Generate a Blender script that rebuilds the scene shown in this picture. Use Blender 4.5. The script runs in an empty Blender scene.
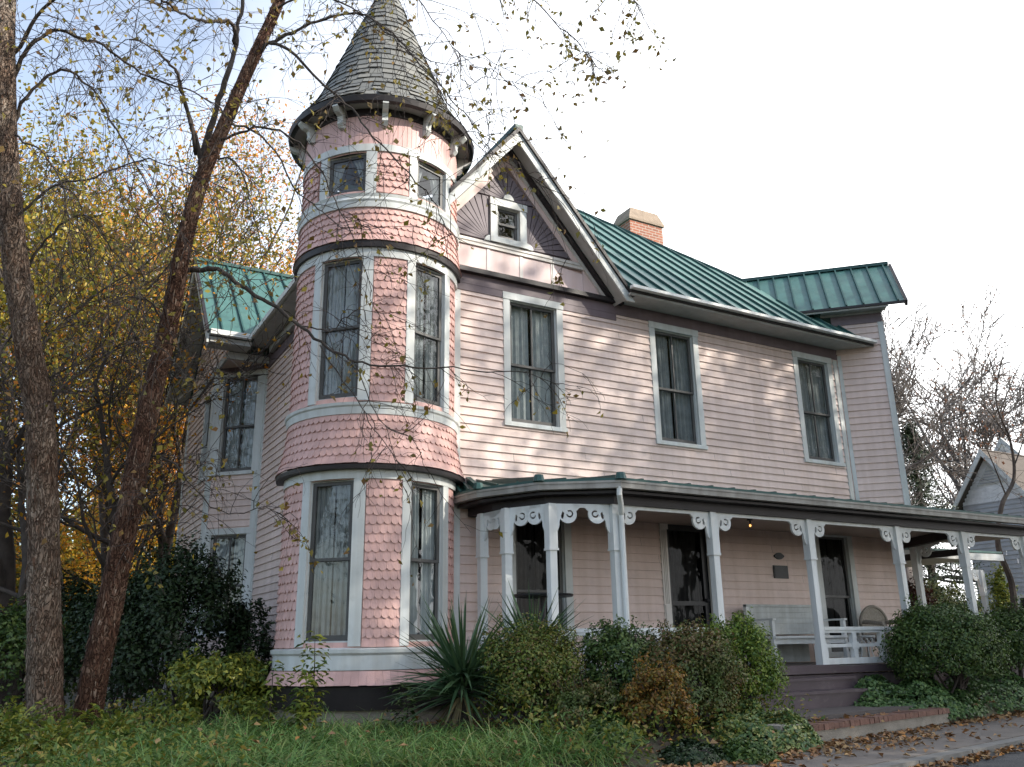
import bpy, math, random
import numpy as np
from mathutils import Vector, Matrix

# ------------------------------------------------------------------ camera, sky, sun, exposure
sc = bpy.context.scene
COL = sc.collection
R = math.radians
CH = 1.6
YAW, PITCH, ROLL, FPX = R(29.65), R(16.98), R(-0.916), 855.4
IW, IH = 1024, 767
fw = Vector((math.sin(YAW)*math.cos(PITCH), math.cos(YAW)*math.cos(PITCH), math.sin(PITCH)))
rt0 = Vector((math.cos(YAW), -math.sin(YAW), 0)); up0 = rt0.cross(fw)
rt = rt0*math.cos(ROLL) + up0*math.sin(ROLL)
up = -rt0*math.sin(ROLL) + up0*math.cos(ROLL)
cam_d = bpy.data.cameras.new('camera'); cam = bpy.data.objects.new('camera', cam_d); COL.objects.link(cam)
cam_d.sensor_width = 36; cam_d.lens = FPX/IW*36; cam_d.clip_end = 2000; cam_d.clip_start = 0.05
m = Matrix((rt, up, -fw)).transposed().to_4x4(); m.translation = Vector((0, 0, CH))
cam.matrix_world = m
sc.camera = cam

SUN_AZ, SUN_EL = R(136), R(30)            # azimuth from +Y towards +X
sun_dir = Vector((math.sin(SUN_AZ)*math.cos(SUN_EL), math.cos(SUN_AZ)*math.cos(SUN_EL), math.sin(SUN_EL)))
world = bpy.data.worlds.new('World'); sc.world = world; world.use_nodes = True
wn = world.node_tree; wn.nodes.clear()
def wnode(t, **k):
    n = wn.nodes.new(t)
    for a, b in k.items(): setattr(n, a, b)
    return n
w_out = wnode('ShaderNodeOutputWorld'); w_bg = wnode('ShaderNodeBackground'); w_bg.inputs['Strength'].default_value = 0.13
w_sky = wnode('ShaderNodeTexSky'); w_sky.sky_type = 'NISHITA'; w_sky.sun_disc = False
w_sky.sun_elevation = SUN_EL; w_sky.sun_rotation = SUN_AZ; w_sky.air_density = 1.0; w_sky.dust_density = 1.6; w_sky.ozone_density = 1.0
w_tc = wnode('ShaderNodeTexCoord'); w_nz = wnode('ShaderNodeTexNoise')
w_nz.inputs['Scale'].default_value = 1.6; w_nz.inputs['Detail'].default_value = 6; w_nz.inputs['Roughness'].default_value = 0.55
wn.links.new(w_tc.outputs['Generated'], w_nz.inputs['Vector'])
w_dot = wnode('ShaderNodeVectorMath', operation='DOT_PRODUCT'); w_dot.inputs[1].default_value = (0.95, -0.05, -0.1)
wn.links.new(w_tc.outputs['Generated'], w_dot.inputs[0])
w_add = wnode('ShaderNodeMath', operation='MULTIPLY_ADD'); w_add.inputs[1].default_value = 0.75
wn.links.new(w_nz.outputs['Fac'], w_add.inputs[0]); wn.links.new(w_dot.outputs['Value'], w_add.inputs[2])
w_ramp = wnode('ShaderNodeValToRGB')
w_ramp.color_ramp.elements[0].position = 0.42; w_ramp.color_ramp.elements[0].color = (0.13, 0.13, 0.13, 1)
w_ramp.color_ramp.elements[1].position = 0.92; w_ramp.color_ramp.elements[1].color = (1, 1, 1, 1)
wn.links.new(w_add.outputs[0], w_ramp.inputs['Fac'])
w_mix = wnode('ShaderNodeMixRGB'); w_mix.inputs['Color2'].default_value = (8.6, 8.7, 8.8, 1)
wn.links.new(w_ramp.outputs['Color'], w_mix.inputs['Fac']); wn.links.new(w_sky.outputs['Color'], w_mix.inputs['Color1'])
wn.links.new(w_mix.outputs['Color'], w_bg.inputs['Color']); wn.links.new(w_bg.outputs['Background'], w_out.inputs['Surface'])

sun_l = bpy.data.lights.new('sun', 'SUN'); sun_l.energy = 3.0; sun_l.angle = R(0.55); sun_l.color = (1.0, 0.93, 0.82)
sun_o = bpy.data.objects.new('sun', sun_l); COL.objects.link(sun_o); sun_o.location = (20, -10, 30)
sun_o.rotation_euler = sun_dir.to_track_quat('Z', 'Y').to_euler()
sc.view_settings.view_transform = 'Standard'; sc.view_settings.look = 'None'; sc.view_settings.gamma = 1
sc.view_settings.use_curve_mapping = False
sc.view_settings.exposure = 1.24
sc.render.engine = 'CYCLES'
sc.cycles.max_bounces = 6; sc.cycles.transparent_max_bounces = 12; sc.cycles.caustics_reflective = False; sc.cycles.caustics_refractive = False

def at(px, py, Y):
    """point of the ray through a pixel of the photograph at depth Y (used to measure the place)"""
    d = fw*FPX + rt*(px-IW/2) - up*(py-IH/2)
    t = Y/d.y
    return Vector((d.x*t, d.y*t, CH + d.z*t))

# ------------------------------------------------------------------ materials
MATS = {}
def nodes_of(name):
    mt = bpy.data.materials.new(name); mt.use_nodes = True
    nt = mt.node_tree; nt.nodes.clear(); return mt, nt
def lk(nt, a, b): nt.links.new(a, b)
def mat(name, col, rough=0.6, var=0.12, scale=3.0, spec=0.4, metal=0.0, streak=0.0, bump=0.0, bscale=40.0, dirt=None, dirt_amt=0.0, coat=0.0, dirt_pos=(.55,.72), isl=0.0):
    mt, nt = nodes_of(name); N = nt.nodes.new
    out = N('ShaderNodeOutputMaterial'); b = N('ShaderNodeBsdfPrincipled'); lk(nt, b.outputs[0], out.inputs['Surface'])
    tc = N('ShaderNodeTexCoord'); nz = N('ShaderNodeTexNoise'); nz.inputs['Scale'].default_value = scale; nz.inputs['Detail'].default_value = 6
    lk(nt, tc.outputs['Object'], nz.inputs['Vector'])
    rp = N('ShaderNodeValToRGB'); e = rp.color_ramp.elements
    e[0].position = 0.3; e[1].position = 0.7
    e[0].color = tuple(c*(1-var) for c in col)+(1,); e[1].color = tuple(min(1, c*(1+var*.8)) for c in col)+(1,)
    lk(nt, nz.outputs['Fac'], rp.inputs['Fac']); colout = rp.outputs['Color']
    if streak > 0:
        mp = N('ShaderNodeMapping'); mp.inputs['Scale'].default_value = (6, 6, 0.35); lk(nt, tc.outputs['Object'], mp.inputs['Vector'])
        n2 = N('ShaderNodeTexNoise'); n2.inputs['Scale'].default_value = 1.4; n2.inputs['Detail'].default_value = 5; lk(nt, mp.outputs[0], n2.inputs['Vector'])
        r2 = N('ShaderNodeValToRGB'); r2.color_ramp.elements[0].position = .35; r2.color_ramp.elements[1].position = .65
        v = 1-streak; r2.color_ramp.elements[0].color = (v, v*.98, v*.95, 1); lk(nt, n2.outputs['Fac'], r2.inputs['Fac'])
        mx = N('ShaderNodeMixRGB'); mx.blend_type = 'MULTIPLY'; mx.inputs['Fac'].default_value = 1
        lk(nt, colout, mx.inputs['Color1']); lk(nt, r2.outputs['Color'], mx.inputs['Color2']); colout = mx.outputs['Color']
    if dirt is not None:
        n3 = N('ShaderNodeTexNoise'); n3.inputs['Scale'].default_value = scale*2.7; n3.inputs['Detail'].default_value = 8; n3.inputs['Roughness'].default_value = .65
        lk(nt, tc.outputs['Object'], n3.inputs['Vector'])
        r3 = N('ShaderNodeValToRGB'); r3.color_ramp.elements[0].position = dirt_pos[0]; r3.color_ramp.elements[1].position = dirt_pos[1]
        r3.color_ramp.elements[0].color = (0, 0, 0, 1); r3.color_ramp.elements[1].color = (dirt_amt,)*3+(1,); lk(nt, n3.outputs['Fac'], r3.inputs['Fac'])
        mx = N('ShaderNodeMixRGB'); mx.inputs['Color2'].default_value = tuple(dirt)+(1,)
        lk(nt, r3.outputs['Color'], mx.inputs['Fac']); lk(nt, colout, mx.inputs['Color1']); colout = mx.outputs['Color']
    if isl > 0:   # every board or shingle its own slight tone
        gi = N('ShaderNodeNewGeometry'); ri = N('ShaderNodeValToRGB'); ri.color_ramp.elements[0].color = (1-isl, 1-isl*1.05, 1-isl*1.1, 1); ri.color_ramp.elements[1].color = (1, 1, 1, 1)
        lk(nt, gi.outputs['Random Per Island'], ri.inputs['Fac']); mi = N('ShaderNodeMixRGB'); mi.blend_type = 'MULTIPLY'; mi.inputs['Fac'].default_value = 1
        lk(nt, colout, mi.inputs['Color1']); lk(nt, ri.outputs['Color'], mi.inputs['Color2']); colout = mi.outputs['Color']
    lk(nt, colout, b.inputs['Base Color'])
    b.inputs['Roughness'].default_value = rough; b.inputs['Metallic'].default_value = metal
    b.inputs['Specular IOR Level'].default_value = spec; b.inputs['Coat Weight'].default_value = coat
    if bump > 0:
        n4 = N('ShaderNodeTexNoise'); n4.inputs['Scale'].default_value = bscale; n4.inputs['Detail'].default_value = 5; lk(nt, tc.outputs['Object'], n4.inputs['Vector'])
        bp = N('ShaderNodeBump'); bp.inputs['Strength'].default_value = bump; bp.inputs['Distance'].default_value = 0.02
        lk(nt, n4.outputs['Fac'], bp.inputs['Height']); lk(nt, bp.outputs[0], b.inputs['Normal'])
    MATS[name] = mt; return mt
def leaf_mat(name, cols, trans=0.3, rough=0.45, spec=0.4, patch=None, pscale=1.2, ppos=(.5, .62)):
    """leaves: each leaf its own colour (random per island); optional patches of another colour set"""
    mt, nt = nodes_of(name); N = nt.nodes.new
    out = N('ShaderNodeOutputMaterial'); b = N('ShaderNodeBsdfPrincipled'); tr = N('ShaderNodeBsdfTranslucent'); mx = N('ShaderNodeMixShader')
    geo = N('ShaderNodeNewGeometry')
    def ramp(cs):
        rp = N('ShaderNodeValToRGB'); cr = rp.color_ramp
        while len(cr.elements) < len(cs): cr.elements.new(0.5)
        for i, c in enumerate(cs):
            cr.elements[i].position = i/max(1, len(cs)-1); cr.elements[i].color = tuple(c)+(1,)
        lk(nt, geo.outputs['Random Per Island'], rp.inputs['Fac']); return rp.outputs['Color']
    co = ramp(cols)
    if patch:
        c2 = ramp(patch); tc = N('ShaderNodeTexCoord'); nz = N('ShaderNodeTexNoise'); nz.inputs['Scale'].default_value = pscale; nz.inputs['Detail'].default_value = 3
        lk(nt, tc.outputs['Object'], nz.inputs['Vector'])
        r3 = N('ShaderNodeValToRGB'); r3.color_ramp.elements[0].position = ppos[0]; r3.color_ramp.elements[1].position = ppos[1]; lk(nt, nz.outputs['Fac'], r3.inputs['Fac'])
        mm = N('ShaderNodeMixRGB'); lk(nt, r3.outputs['Color'], mm.inputs['Fac']); lk(nt, co, mm.inputs['Color1']); lk(nt, c2, mm.inputs['Color2']); co = mm.outputs['Color']
    lk(nt, co, b.inputs['Base Color']); lk(nt, co, tr.inputs['Color'])
    b.inputs['Roughness'].default_value = rough; b.inputs['Specular IOR Level'].default_value = spec
    mx.inputs['Fac'].default_value = trans
    lk(nt, b.outputs[0], mx.inputs[1]); lk(nt, tr.outputs[0], mx.inputs[2]); lk(nt, mx.outputs[0], out.inputs['Surface'])
    MATS[name] = mt; return mt

M_PINK = mat('pink_clapboard_paint', (0.77, 0.615, 0.56), .55, .07, 1.3, streak=.10, dirt=(.45, .36, .34), dirt_amt=.28, bump=.08, bscale=60, isl=.09)
M_GABLE = mat('pale_pink_board_paint', (0.78, 0.61, 0.585), .55, .06, 1.5, streak=.08)
M_SHING = mat('rose_shingle_paint', (0.69, 0.43, 0.39), .55, .10, 5, streak=.10, bump=.15, bscale=90, dirt=(.42, .30, .29), dirt_amt=.35, isl=.13)
M_TRIM = mat('grey_white_trim_paint', (0.62, 0.645, 0.635), .5, .07, 2, streak=.14, dirt=(.33, .34, .33), dirt_amt=.3)
M_WHITE = mat('white_porch_paint', (0.72, 0.74, 0.735), .45, .06, 2, streak=.10, dirt=(.4, .4, .38), dirt_amt=.25)
M_CREAM = mat('cream_trim_paint', (0.70, 0.66, 0.62), .5, .06, 2, streak=.1)
M_MAUVE = mat('mauve_frieze_paint', (0.165, 0.125, 0.14), .5, .12, 3, streak=.1)
M_FAN = mat('mauve_fan_boards', (0.16, 0.13, 0.145), .55, .15, 4)
M_DARK = mat('dark_brown_trim_and_shadow', (0.022, 0.017, 0.018), .5, .2, 3)  # real dark trim, and the strips that stand in for shadow lines
M_SASH = mat('grey_sash_paint', (0.085, 0.083, 0.08), .45, .2, 4)
M_GREEN = mat('green_roof_metal', (0.062, 0.158, 0.142), .42, .12, 1.6, spec=.5, streak=.14, dirt=(.11, .19, .17), dirt_amt=.6, bump=.5, bscale=2.2)
M_GRNDK = mat('dark_green_seam', (0.022, 0.075, 0.068), .45, .15, 3)
M_SLATE = mat('grey_slate', (0.235, 0.245, 0.225), .75, .22, 6, bump=.3, bscale=60, dirt=(.30, .29, .2), dirt_amt=.4)
M_SOFFIT = mat('grey_soffit_paint', (0.42, 0.42, 0.41), .6, .12, 2, streak=.1)
M_CEIL = mat('porch_ceiling_boards', (0.36, 0.29, 0.245), .6, .1, 2)
M_STEP = mat('plum_step_paint', (0.085, 0.062, 0.07), .5, .15, 3, dirt=(.2, .17, .16), dirt_amt=.35)
M_FLOOR = mat('porch_floor_paint', (0.13, 0.11, 0.10), .5, .15, 3)
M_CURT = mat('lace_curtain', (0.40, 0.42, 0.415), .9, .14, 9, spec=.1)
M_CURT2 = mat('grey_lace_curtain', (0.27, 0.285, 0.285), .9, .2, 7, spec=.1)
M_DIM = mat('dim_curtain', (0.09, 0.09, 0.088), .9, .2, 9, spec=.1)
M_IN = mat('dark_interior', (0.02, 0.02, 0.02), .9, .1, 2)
M_IRON = mat('black_iron', (0.02, 0.02, 0.022), .4, .2, 8)
M_WICK = mat('grey_wicker', (0.33, 0.29, 0.24), .7, .25, 40, bump=.6, bscale=120)
M_BENCH = mat('weathered_white_bench', (0.52, 0.54, 0.53), .6, .12, 5, streak=.2, dirt=(.25, .25, .22), dirt_amt=.4)
M_CONC = mat('old_concrete', (0.26, 0.235, 0.20), .85, .18, 5, bump=.4, bscale=50, dirt=(.13, .11, .09), dirt_amt=.6)
M_PAVE = mat('brown_pavement', (0.155, 0.135, 0.12), .85, .2, 2.2, bump=.3, bscale=70, dirt=(.08, .065, .05), dirt_amt=.6)
M_ASPH = mat('asphalt', (0.052, 0.054, 0.058), .85, .2, 1.2, bump=.5, bscale=160, dirt=(.085, .085, .085), dirt_amt=.5)
M_KERB = mat('granite_kerb', (0.165, 0.16, 0.15), .8, .22, 7, bump=.3, bscale=70, dirt=(.1, .095, .09), dirt_amt=.6)
M_SOIL = mat('leafy_soil', (0.065, 0.05, 0.035), .95, .35, 3, bump=.8, bscale=25, dirt=(.05, .07, .025), dirt_amt=.8, dirt_pos=(.45, .6))
M_STUCCO = mat('foundation_stucco', (0.30, 0.26, 0.21), .85, .15, 4, bump=.3, bscale=30, dirt=(.14, .12, .1), dirt_amt=.5)
def bark_mat(name, deep, mid, pale, seed):
    mt, nt = nodes_of(name); N = nt.nodes.new
    out = N('ShaderNodeOutputMaterial'); p = N('ShaderNodeBsdfPrincipled'); lk(nt, p.outputs[0], out.inputs['Surface']); p.inputs['Roughness'].default_value = .92; p.inputs['Specular IOR Level'].default_value = .15
    tc = N('ShaderNodeTexCoord'); mp = N('ShaderNodeMapping'); mp.inputs['Scale'].default_value = (1, 1, .30); mp.inputs['Location'].default_value = (seed, seed*2, 0); lk(nt, tc.outputs['Object'], mp.inputs['Vector'])
    n0 = N('ShaderNodeTexNoise'); n0.inputs['Scale'].default_value = 7; n0.inputs['Detail'].default_value = 4; lk(nt, mp.outputs[0], n0.inputs['Vector'])
    wv = N('ShaderNodeVectorMath'); wv.operation = 'MULTIPLY_ADD'; wv.inputs[1].default_value = (.38, .38, .38); lk(nt, n0.outputs['Color'], wv.inputs[0]); lk(nt, mp.outputs[0], wv.inputs[2])
    vo = N('ShaderNodeTexVoronoi'); vo.feature = 'DISTANCE_TO_EDGE'; vo.inputs['Scale'].default_value = 27; lk(nt, wv.outputs[0], vo.inputs['Vector'])
    vc = N('ShaderNodeTexVoronoi'); vc.inputs['Scale'].default_value = 27; lk(nt, wv.outputs[0], vc.inputs['Vector'])
    sp = N('ShaderNodeSeparateColor'); lk(nt, vc.outputs['Color'], sp.inputs[0])
    rp = N('ShaderNodeValToRGB'); cr = rp.color_ramp; cr.elements[0].color = deep+(1,); cr.elements[1].color = pale+(1,); e = cr.elements.new(.5); e.color = mid+(1,); nb = N('ShaderNodeTexNoise'); nb.inputs['Scale'].default_value = 2.3; nb.inputs['Detail'].default_value = 3; lk(nt, tc.outputs['Object'], nb.inputs['Vector'])
    mf = N('ShaderNodeMath'); mf.operation = 'MULTIPLY_ADD'; mf.inputs[1].default_value = 1.5; lk(nt, nb.outputs['Fac'], mf.inputs[0]); ms = N('ShaderNodeMath'); ms.operation = 'MULTIPLY_ADD'; ms.inputs[1].default_value = .45; ms.inputs[2].default_value = -.48; lk(nt, sp.outputs[0], ms.inputs[0]); lk(nt, ms.outputs[0], mf.inputs[2]); lk(nt, mf.outputs[0], rp.inputs['Fac'])
    ed = N('ShaderNodeValToRGB'); ed.color_ramp.elements[0].position = .0; ed.color_ramp.elements[1].position = .16; ed.color_ramp.elements[0].color = (.45, .41, .38, 1); lk(nt, vo.outputs['Distance'], ed.inputs['Fac'])
    n2 = N('ShaderNodeTexNoise'); n2.inputs['Scale'].default_value = 34; n2.inputs['Detail'].default_value = 6; lk(nt, mp.outputs[0], n2.inputs['Vector'])
    r2 = N('ShaderNodeValToRGB'); r2.color_ramp.elements[0].position = .3; r2.color_ramp.elements[1].position = .7; r2.color_ramp.elements[0].color = (.55, .55, .55, 1); r2.color_ramp.elements[1].color = (1.25, 1.2, 1.15, 1); lk(nt, n2.outputs['Fac'], r2.inputs['Fac'])
    m1 = N('ShaderNodeMixRGB'); m1.blend_type = 'MULTIPLY'; m1.inputs['Fac'].default_value = 1; lk(nt, rp.outputs['Color'], m1.inputs['Color1']); lk(nt, ed.outputs['Color'], m1.inputs['Color2'])
    m2 = N('ShaderNodeMixRGB'); m2.blend_type = 'MULTIPLY'; m2.inputs['Fac'].default_value = 1; lk(nt, m1.outputs['Color'], m2.inputs['Color1']); lk(nt, r2.outputs['Color'], m2.inputs['Color2']); lk(nt, m2.outputs['Color'], p.inputs['Base Color'])
    ad = N('ShaderNodeMath'); ad.operation = 'MULTIPLY_ADD'; ad.inputs[1].default_value = .35; lk(nt, n2.outputs['Fac'], ad.inputs[0]); lk(nt, ed.outputs['Color'], ad.inputs[2])
    bp = N('ShaderNodeBump'); bp.inputs['Strength'].default_value = 1; bp.inputs['Distance'].default_value = .03; lk(nt, ad.outputs[0], bp.inputs['Height']); lk(nt, bp.outputs[0], p.inputs['Normal'])
    MATS[name] = mt; return mt
M_BARK = bark_mat('river_birch_bark', (.065, .034, .024), (.135, .072, .05), (.26, .18, .135), 0)
M_BARKG = bark_mat('grey_flaky_bark', (.10, .06, .043), (.21, .155, .12), (.38, .32, .265), 3)
M_TWIG = mat('dark_twig_bark', (0.055, 0.042, 0.036), .9, .3, 9)
M_BARKBG = mat('dark_bark', (0.06, 0.048, 0.04), .9, .35, 4, bump=.8, bscale=12)
M_BARKR = mat('grey_bark', (0.15, 0.132, 0.12), .9, .3, 4, bump=.8, bscale=12)
M_NSHING = mat('neighbour_grey_shingles', (0.78, 0.80, 0.82), .75, .15, 6)
M_NCLAP = mat('neighbour_grey_boards', (0.40, 0.42, 0.45), .7, .1, 3)
M_NROOF = mat('neighbour_brown_roof', (0.095, 0.078, 0.066), .85, .15, 6)
M_PICK = mat('old_picket_paint', (0.5, 0.51, 0.52), .7, .15, 5)
def glass_mat(name='window_glass', ior=1.8, tint=(.86, .89, .89, 1)):
    mt, nt = nodes_of(name); N = nt.nodes.new
    out = N('ShaderNodeOutputMaterial'); mx = N('ShaderNodeMixShader'); t = N('ShaderNodeBsdfTransparent'); g = N('ShaderNodeBsdfGlossy'); f = N('ShaderNodeFresnel')
    f.inputs['IOR'].default_value = 1.9; g.inputs['Roughness'].default_value = 0.015; t.inputs['Color'].default_value = tint
    ge = N('ShaderNodeNewGeometry'); mr = N('ShaderNodeMapRange'); mr.inputs['To Min'].default_value = ior; mr.inputs['To Max'].default_value = 1/ior
    lk(nt, ge.outputs['Backfacing'], mr.inputs['Value']); lk(nt, mr.outputs[0], f.inputs['IOR'])
    tc = N('ShaderNodeTexCoord'); nz = N('ShaderNodeTexNoise'); nz.inputs['Scale'].default_value = 2.5; nz.inputs['Detail'].default_value = 2
    bp = N('ShaderNodeBump'); bp.inputs['Strength'].default_value = .12; bp.inputs['Distance'].default_value = .05
    lk(nt, tc.outputs['Object'], nz.inputs['Vector']); lk(nt, nz.outputs['Fac'], bp.inputs['Height']); lk(nt, bp.outputs[0], g.inputs['Normal'])
    lk(nt, f.outputs[0], mx.inputs[0]); lk(nt, t.outputs[0], mx.inputs[1]); lk(nt, g.outputs[0], mx.inputs[2]); lk(nt, mx.outputs[0], out.inputs['Surface'])
    return mt
M_GLASS = glass_mat(); M_DIMGLASS = glass_mat('dim_reflection_glass', 1.22, (.5, .5, .5, 1))  # second glass is tinted and less reflective to imitate dark tree reflections
def brick_mat():
    mt, nt = nodes_of('red_brick'); N = nt.nodes.new
    out = N('ShaderNodeOutputMaterial'); b = N('ShaderNodeBsdfPrincipled'); lk(nt, b.outputs[0], out.inputs['Surface'])
    tc = N('ShaderNodeTexCoord'); sp = N('ShaderNodeSeparateXYZ'); lk(nt, tc.outputs['Object'], sp.inputs[0])
    ad = N('ShaderNodeMath'); lk(nt, sp.outputs['X'], ad.inputs[0]); lk(nt, sp.outputs['Y'], ad.inputs[1])
    cb = N('ShaderNodeCombineXYZ'); lk(nt, ad.outputs[0], cb.inputs['X']); lk(nt, sp.outputs['Z'], cb.inputs['Y'])
    br = N('ShaderNodeTexBrick'); br.inputs['Scale'].default_value = 1; br.inputs['Brick Width'].default_value = .21; br.inputs['Row Height'].default_value = .075
    br.inputs['Mortar Size'].default_value = .009; br.inputs['Color1'].default_value = (.36, .13, .075, 1); br.inputs['Color2'].default_value = (.26, .10, .065, 1); br.inputs['Mortar'].default_value = (.42, .36, .3, 1)
    lk(nt, cb.outputs[0], br.inputs['Vector']); lk(nt, br.outputs['Color'], b.inputs['Base Color']); b.inputs['Roughness'].default_value = .85
    return mt
M_BRICK = brick_mat()
def emit_mat():
    mt, nt = nodes_of('lit_bulb'); N = nt.nodes.new
    out = N('ShaderNodeOutputMaterial'); e = N('ShaderNodeEmission'); e.inputs['Color'].default_value = (1, .42, .12, 1); e.inputs['Strength'].default_value = 1.2
    lk(nt, e.outputs[0], out.inputs['Surface']); return mt
M_BULB = emit_mat()
G = lambda r, g, b: (r, g, b)
L_BIRCH = leaf_mat('birch_leaves', [G(.20, .17, .03), G(.36, .27, .035), G(.16, .15, .03), G(.20, .10, .03), G(.26, .20, .035)], .35)
L_GOLD = leaf_mat('golden_leaves', [G(0.246, 0.146, 0.022), G(0.560, 0.302, 0.022), G(0.694, 0.291, 0.022), G(0.739, 0.246, 0.017), G(0.426, 0.157, 0.022)], .42, patch=[G(0.112, 0.146, 0.022), G(0.269, 0.258, 0.034), G(0.426, 0.347, 0.034)], pscale=.3, ppos=(.56, .7))
L_ORANGE = leaf_mat('orange_leaves', [G(.50, .30, .025), G(.58, .30, .02), G(.55, .22, .02), G(.32, .22, .03)], .42)
L_OLIVE = leaf_mat('olive_autumn_leaves', [G(0.080, 0.096, 0.024), G(0.192, 0.192, 0.032), G(0.352, 0.304, 0.040), G(0.480, 0.320, 0.032), G(0.128, 0.080, 0.032)], .35)
L_CAM = leaf_mat('dark_glossy_leaves', [G(.014, .03, .012), G(.022, .044, .016), G(.034, .062, .02), G(.018, .028, .012)], .1, .45, .3)
L_AZ = leaf_mat('azalea_leaves', [G(0.060, 0.105, 0.022), G(0.105, 0.158, 0.030), G(0.164, 0.209, 0.033), G(0.239, 0.224, 0.045), G(0.135, 0.075, 0.038)], .25)
L_AZMIX = leaf_mat('mixed_azalea_leaves', [G(0.053, 0.090, 0.022), G(0.090, 0.135, 0.030), G(0.179, 0.135, 0.045), G(0.149, 0.075, 0.038), G(0.224, 0.194, 0.045)], .25, patch=[G(0.075, 0.120, 0.030), G(0.120, 0.164, 0.038), G(0.075, 0.105, 0.030)], pscale=1.3)
L_RUST = leaf_mat('rusty_orange_leaves', [G(0.129, 0.129, 0.029), G(0.245, 0.172, 0.029), G(0.374, 0.187, 0.029), G(0.187, 0.086, 0.029), G(0.101, 0.115, 0.029)], .3)
L_BOX = leaf_mat('bright_green_leaves', [G(0.060, 0.119, 0.020), G(0.113, 0.192, 0.029), G(0.198, 0.277, 0.040), G(0.290, 0.343, 0.053)], .25)
L_YEW = leaf_mat('deep_green_leaves', [G(0.034, 0.069, 0.018), G(0.052, 0.098, 0.023), G(0.081, 0.138, 0.029), G(0.138, 0.184, 0.040)], .15)
L_IVY = leaf_mat('ivy_leaves', [G(0.042, 0.078, 0.030), G(0.066, 0.132, 0.042), G(0.102, 0.180, 0.054), G(0.156, 0.228, 0.072)], .18, .4)
L_IVYV = leaf_mat('variegated_leaves', [G(0.055, 0.110, 0.041), G(0.097, 0.173, 0.055), G(0.193, 0.248, 0.068), G(0.359, 0.331, 0.110)], .2, .4)
L_LIME = leaf_mat('yellow_green_leaves', [G(0.068, 0.117, 0.028), G(0.138, 0.193, 0.034), G(0.248, 0.275, 0.041), G(0.358, 0.330, 0.048)], .3)
L_GRASS = leaf_mat('grass_blades', [G(0.056, 0.127, 0.031), G(0.084, 0.184, 0.043), G(0.136, 0.253, 0.059), G(0.226, 0.322, 0.086), G(0.249, 0.230, 0.086)], .25)
L_WEED = leaf_mat('weed_leaves', [G(0.061, 0.127, 0.028), G(0.125, 0.191, 0.035), G(0.223, 0.238, 0.041), G(0.274, 0.191, 0.041)], .25)
L_YUC = leaf_mat('yucca_blades', [G(0.032, 0.066, 0.030), G(0.050, 0.102, 0.048), G(0.082, 0.132, 0.060), G(0.063, 0.108, 0.043)], .1, .4)
L_DEAD = leaf_mat('dry_blades', [G(.12, .10, .05), G(.2, .15, .07), G(.09, .07, .04)], .1, .7)
L_LITTER = leaf_mat('fallen_leaves', [G(.14, .065, .03), G(.26, .13, .05), G(.34, .19, .08), G(.42, .27, .12), G(.20, .12, .07), G(.45, .20, .05)], .1, .7)
L_RED = leaf_mat('russet_leaves', [G(.22, .10, .06), G(.30, .14, .075), G(.18, .085, .05)], .35)
L_CONI = leaf_mat('conifer_needles', [G(.02, .035, .018), G(.032, .05, .022), G(.05, .065, .03)], .05)
L_MAG = leaf_mat('pale_edged_leaves', [G(.04, .07, .02), G(.08, .11, .03), G(.3, .3, .12), G(.2, .22, .08)], .2)
L_STREET = leaf_mat('street_tree_leaves', [G(.12, .12, .03), G(.22, .16, .03), G(.08, .09, .025)], .3)

# ------------------------------------------------------------------ builders
def tag(o, label=None, cat=None, group=None, kind=None):
    if label: o['label'] = label
    if cat: o['category'] = cat
    if group: o['group'] = group
    if kind: o['kind'] = kind
    return o
def adopt(o, parent):
    o.parent = parent
    mw = parent.matrix_world_cache if False else None
    o.matrix_parent_inverse = Matrix.Translation(-ORIG[parent.name])
ORIG = {}
def empty(name, loc, label, cat, group=None):
    o = bpy.data.objects.new(name, None); o.location = loc; COL.objects.link(o); o.empty_display_size = .3
    ORIG[o.name] = Vector(loc)
    return tag(o, label, cat, group)
def link(name, me, material, parent=None, smooth=False):
    me.materials.append(material)
    o = bpy.data.objects.new(name, me); COL.objects.link(o); ORIG[o.name] = Vector((0, 0, 0))
    if smooth:
        me.polygons.foreach_set('use_smooth', [True]*len(me.polygons))
    if parent is not None:
        o.parent = parent
        o.matrix_parent_inverse = Matrix.Translation(-ORIG[parent.name])
    return o
Z = Vector((0, 0, 1))
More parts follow.
